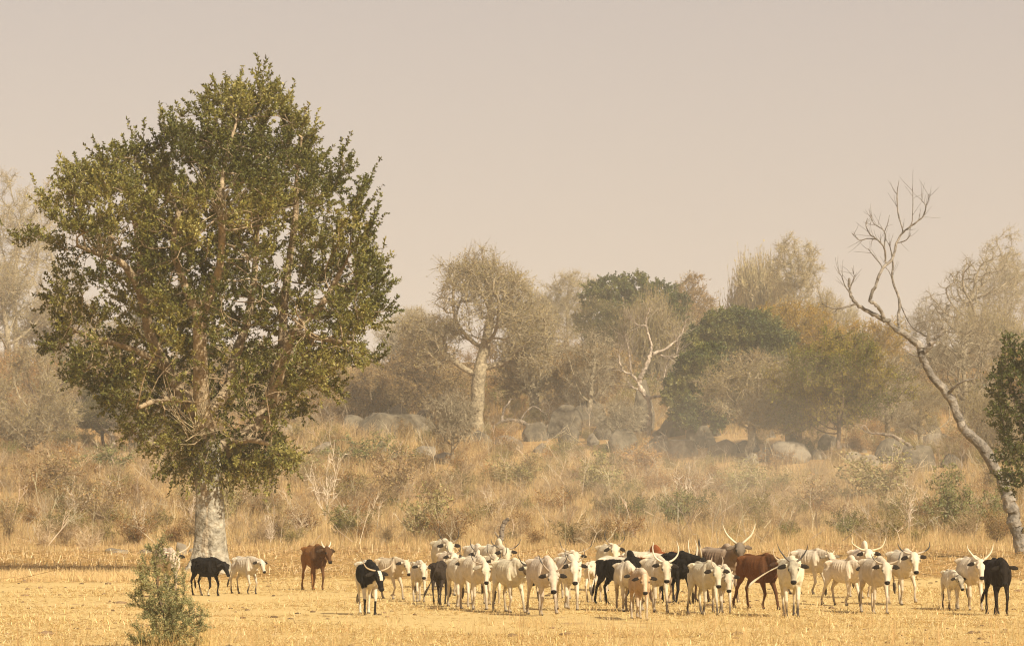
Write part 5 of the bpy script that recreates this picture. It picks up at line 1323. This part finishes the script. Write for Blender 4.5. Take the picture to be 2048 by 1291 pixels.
def grass():
    rg = np.random.RandomState(21)
    # tall ochre grass along the far field edge and up the slope
    B = Bag()
    x, y = scatter(rg, 230000, 203, 300, 1.5)
    nz = snoise(np.stack([x, y, 0 * x], 1), 5, .16, 3); edge = 204 + 9 * snoise(np.stack([x, 0 * x, 0 * x], 1), 6, .12, 3) + np.abs(rg.normal(size=len(x))) * 9 - 4
    edge = np.where(rock_gap(x, y), 999, edge)
    k = (nz > -.45) & (y > edge); x, y, nz = x[k], y[k], nz[k]
    h = (.55 + .45 * np.clip(nz + .5, 0, 1.4)) * rg.uniform(.6, 1.35, len(x)) * np.clip(.38 + (y - 203) / 32, 0, 1.15)
    c = col_var(rg, len(x), (.43, .295, .13), .25, .06); g = (nz + rg.normal(size=len(x)) * .3 > .55); c[g] = col_var(rg, int(g.sum()), (.30, .20, .075), .2, .06)
    p = rg.uniform(size=len(x)) < .22; c[p] = col_var(rg, int(p.sum()), (.60, .44, .23), .15, .05)
    blades(B, x, y, h, rg.uniform(.014, .032, len(x)), rg.uniform(0, .5, len(x)), c, rg, 2)
    x, y = scatter(rg, 60000, 290, 400, 1.0)
    nz = snoise(np.stack([x, y, 0 * x], 1), 15, .1, 3); k = (nz > -.3) & ~rock_gap(x, y); x, y = x[k], y[k]
    blades(B, x, y, rg.uniform(.4, 1.0, len(x)), rg.uniform(.03, .05, len(x)), rg.uniform(0, .5, len(x)), col_var(rg, len(x), (.40, .25, .095), .2, .06), rg, 2)
    tag(add_obj('tall_grass', B.mesh('tall_grass', M_straw)), 'tall ochre dry grass along the edge of the field and up the slope', kind='stuff')
    # straw litter band
    B = Bag()
    x, y = scatter(rg, 95000, 116, 214, .95)
    e = 128 + 9 * np.clip((x + 6) / 8, 0, 1) + 12 * snoise(np.stack([x, 0 * x, 0 * x], 1), 31, .16, 4) + rg.normal(size=len(x)) * 4.0; k = y > e; x, y = x[k], y[k]
    big = rg.uniform(size=len(x)) < .11
    L = np.where(big, rg.uniform(.7, 1.9, len(x)), rg.uniform(.15, .7, len(x)))
    pit = np.where(rg.uniform(size=len(x)) < .13, rg.uniform(.15, 1.3, len(x)), np.abs(rg.normal(size=len(x)) * .06)); L = np.where(pit > .25, np.minimum(L, .75) * rg.uniform(.25, .65, len(x)), L)
    c = col_var(rg, len(x), (.60, .44, .235), .22, .05); w_ = rg.uniform(size=len(x)) < .3; c[w_] = col_var(rg, int(w_.sum()), (.72, .58, .36), .1, .04)
    dk = rg.uniform(size=len(x)) < .12; c[dk] = col_var(rg, int(dk.sum()), (.30, .20, .10), .2, .05)
    stalks(B, x, y, L, np.where(big, rg.uniform(.026, .042, len(x)), rg.uniform(.014, .028, len(x))), pit, c, rg, .03 + .1 * 0)
    x, y = scatter(rg, 12000, 134, 212, .9); k = snoise(np.stack([x, y, 0 * x], 1), 33, .25, 2) > .0; x, y = x[k], y[k]
    blades(B, x, y, rg.uniform(.12, .45, len(x)), rg.uniform(.012, .024, len(x)), rg.uniform(0, .6, len(x)), col_var(rg, len(x), (.52, .36, .16), .25, .05), rg, 2)
    k = 9000; y = rg.uniform(126, 139, k); x = X(0, 132) * 1.05 + rg.uniform(0, 7.4, k) ** 1.0 * 1.0 + rg.normal(size=k) * .3
    blades(B, x, y, rg.uniform(.08, .34, k), rg.uniform(.012, .022, k), rg.uniform(0, .7, k), col_var(rg, k, (.56, .40, .19), .25, .05), rg, 2)
    tag(add_obj('straw_litter', B.mesh('straw_litter', M_straw)), 'pale fallen crop stalks littering the far side of the field', kind='stuff')
    # short stubble on the grazed field
    B = Bag()
    x, y = scatter(rg, 170000, 60, 160, 1.1)
    nz = snoise(np.stack([x, y, 0 * x], 1), 51, .5, 3); k = (nz + rg.normal(size=len(x)) * .3 > -.35) & (snoise(np.stack([x, y, 0 * x], 1), 52, .16, 3) + rg.normal(size=len(x)) * .18 > -.30); x, y = x[k], y[k]
    c = col_var(rg, len(x), (.60, .44, .20), .2, .05); w_ = rg.uniform(size=len(x)) < .25; c[w_] = col_var(rg, int(w_.sum()), (.72, .57, .32), .12, .05); dk = rg.uniform(size=len(x)) < .05; c[dk] = col_var(rg, int(dk.sum()), (.30, .19, .085), .2, .05)
    pit = np.where(rg.uniform(size=len(x)) < .35, rg.uniform(.3, 1.3, len(x)), np.abs(rg.normal(size=len(x)) * .12))
    stalks(B, x, y, rg.uniform(.04, .15, len(x)), rg.uniform(.008, .018, len(x)), pit, c, rg, .012)
    tag(add_obj('stubble', B.mesh('stubble', M_straw)), 'short yellow stubble covering the grazed field', kind='stuff')
    # loose foreground tufts and seed stalks
    B = Bag()
    cx, cy = scatter(rg, 900, 60, 84, 1.3)
    nz = snoise(np.stack([cx, cy, 0 * cx], 1), 61, .25, 2); k = (nz > -.15) | (cy < 70); cx, cy = cx[k], cy[k]
    m = 26; x = np.repeat(cx, m) + rg.normal(size=len(cx) * m) * .11; y = np.repeat(cy, m) + rg.normal(size=len(cx) * m) * .11
    hh = np.repeat(rg.uniform(.08, .32, len(cx)), m) * rg.uniform(.5, 1.3, len(x))
    blades(B, x, y, hh, rg.uniform(.004, .009, len(x)), rg.uniform(.1, .9, len(x)), col_var(rg, len(x), (.46, .32, .14), .3, .06), rg, 3)
    x, y = scatter(rg, 330, 60, 96, 1.0)
    blades(B, x, y, rg.uniform(.3, .75, len(x)), rg.uniform(.006, .012, len(x)), rg.uniform(0, .35, len(x)), col_var(rg, len(x), (.48, .32, .15), .25, .06), rg, 4)
    # grass at the foot of the foreground shrub
    x = X(350, 69) + rg.normal(size=900) * .38; y = 69 + rg.normal(size=900) * .4
    blades(B, x, y, rg.uniform(.12, .5, 900), rg.uniform(.004, .009, 900), rg.uniform(.1, .8, 900), col_var(rg, 900, (.56, .39, .15), .25, .06), rg, 3)
    for (px, py, hp) in [(1045, 1291, 90), (1085, 1285, 70), (1850, 1290, 70), (1738, 1250, 90), (1300, 1285, 100), (1220, 1210, 40), (1565, 1235, 50), (1990, 1290, 110), (1790, 1290, 80), (1230, 1290, 90), (955, 1270, 55), (1510, 1250, 60), (1880, 1291, 100), (1255, 1285, 60), (70, 1280, 60), (30, 1291, 90), (1650, 1262, 40), (1160, 1280, 70), (1412, 1262, 55)]:
        D = F * CAMZ / (py - HY); s = F / D; k = 7
        x = X(px, D) + rg.normal(size=k) * .06; y = D + rg.normal(size=k) * .06
        blades(B, x, y, hp / s * rg.uniform(.5, 1.1, k), rg.uniform(.007, .013, k), rg.uniform(0, .35, k), col_var(rg, k, (.42, .27, .12), .2, .05), rg, 4)
    tag(add_obj('loose_grass', B.mesh('loose_grass', M_straw)), 'sparse dry grass tufts and stalks in the foreground', kind='stuff')
    # dark clods and droppings
    v0, f0 = ico(1); B = Bag()
    x, y = scatter(rg, 900, 62, 170, 1.1)
    nz = snoise(np.stack([x, y, 0 * x], 1), 71, .2, 2); k = nz > -.1; x, y = x[k], y[k]
    for i in range(len(x)):
        s_ = rg.uniform(.015, .05) * (1 + (rg.uniform() < .12) * 1.2)
        p = v0 * (1 + rg.uniform(-.25, .25, (len(v0), 1))) * [s_ * rg.uniform(1, 2), s_ * rg.uniform(1, 2), s_ * .65]
        B.add(p + [x[i], y[i], float(ground_z(x[i], y[i])) + .01], t=f0, c=np.array([.17, .11, .06]) * rg.uniform(.5, 1.5))
    tag(add_obj('clods', B.mesh('clods', M_twig)), 'small dark soil clods and droppings on the field', kind='stuff')
grass()
print('grass', time.time() - T0)

# ------------------------------------------------------------------ dusty air
def box(name, x0, x1, y0, y1, z0, z1, mat):
    v = [(x, y, z) for z in (z0, z1) for y in (y0, y1) for x in (x0, x1)]
    q = [(0, 2, 3, 1), (4, 5, 7, 6), (0, 1, 5, 4), (2, 6, 7, 3), (0, 4, 6, 2), (1, 3, 7, 5)]
    return add_obj(name, make_mesh(name, np.array(v, float), [np.array(q)], [mat]))
def vol_mat(name, dens, col):
    m = bpy.data.materials.new(name); m.use_nodes = True; n = m.node_tree
    n.nodes.remove(n.nodes['Principled BSDF'])
    v = n.nodes.new('ShaderNodeVolumePrincipled'); v.inputs['Density'].default_value = dens; v.inputs['Color'].default_value = (*col, 1); v.inputs['Anisotropy'].default_value = -.25
    n.links.new(v.outputs[0], n.nodes['Material Output'].inputs['Volume'])
    return m
HAZE_D = 0.00021
if not globals().get('NOHAZE'):
    PUFF = not globals().get('NOPUFF')
    hz_ = box('haze', -1600, 1600, -120, 3100, -1.2, 62, vol_mat('haze_air', HAZE_D, (.985, .94, .84)))
    tag(hz_, 'pale dusty haze filling the air', kind='stuff')
    v, f = ico(4)
    for (c, r, d, lab) in [((10, 470, 10), (420, 262, 50), .00034, 'wide bank of dust hanging over the wooded slope'),
                           ((13.5, 245, 3.5), (17, 36, 8.5), .0009, 'cloud of dust kicked up behind the herd'), ((13, 240, 3.0), (12, 28, 6.2), .0010, 'denser dust low behind the herd'), ((12.5, 236, 2.4), (8, 20, 4.4), .0013, 'thickest dust near the trampled ground behind the herd')]:
        if PUFF or r[0] > 100: tag(add_obj('dust_cloud', make_mesh('dust_cloud', v * r + c, [f], [vol_mat('dust_air', d, (.985, .935, .82))], True)), lab, kind='stuff')
print('total', time.time() - T0)
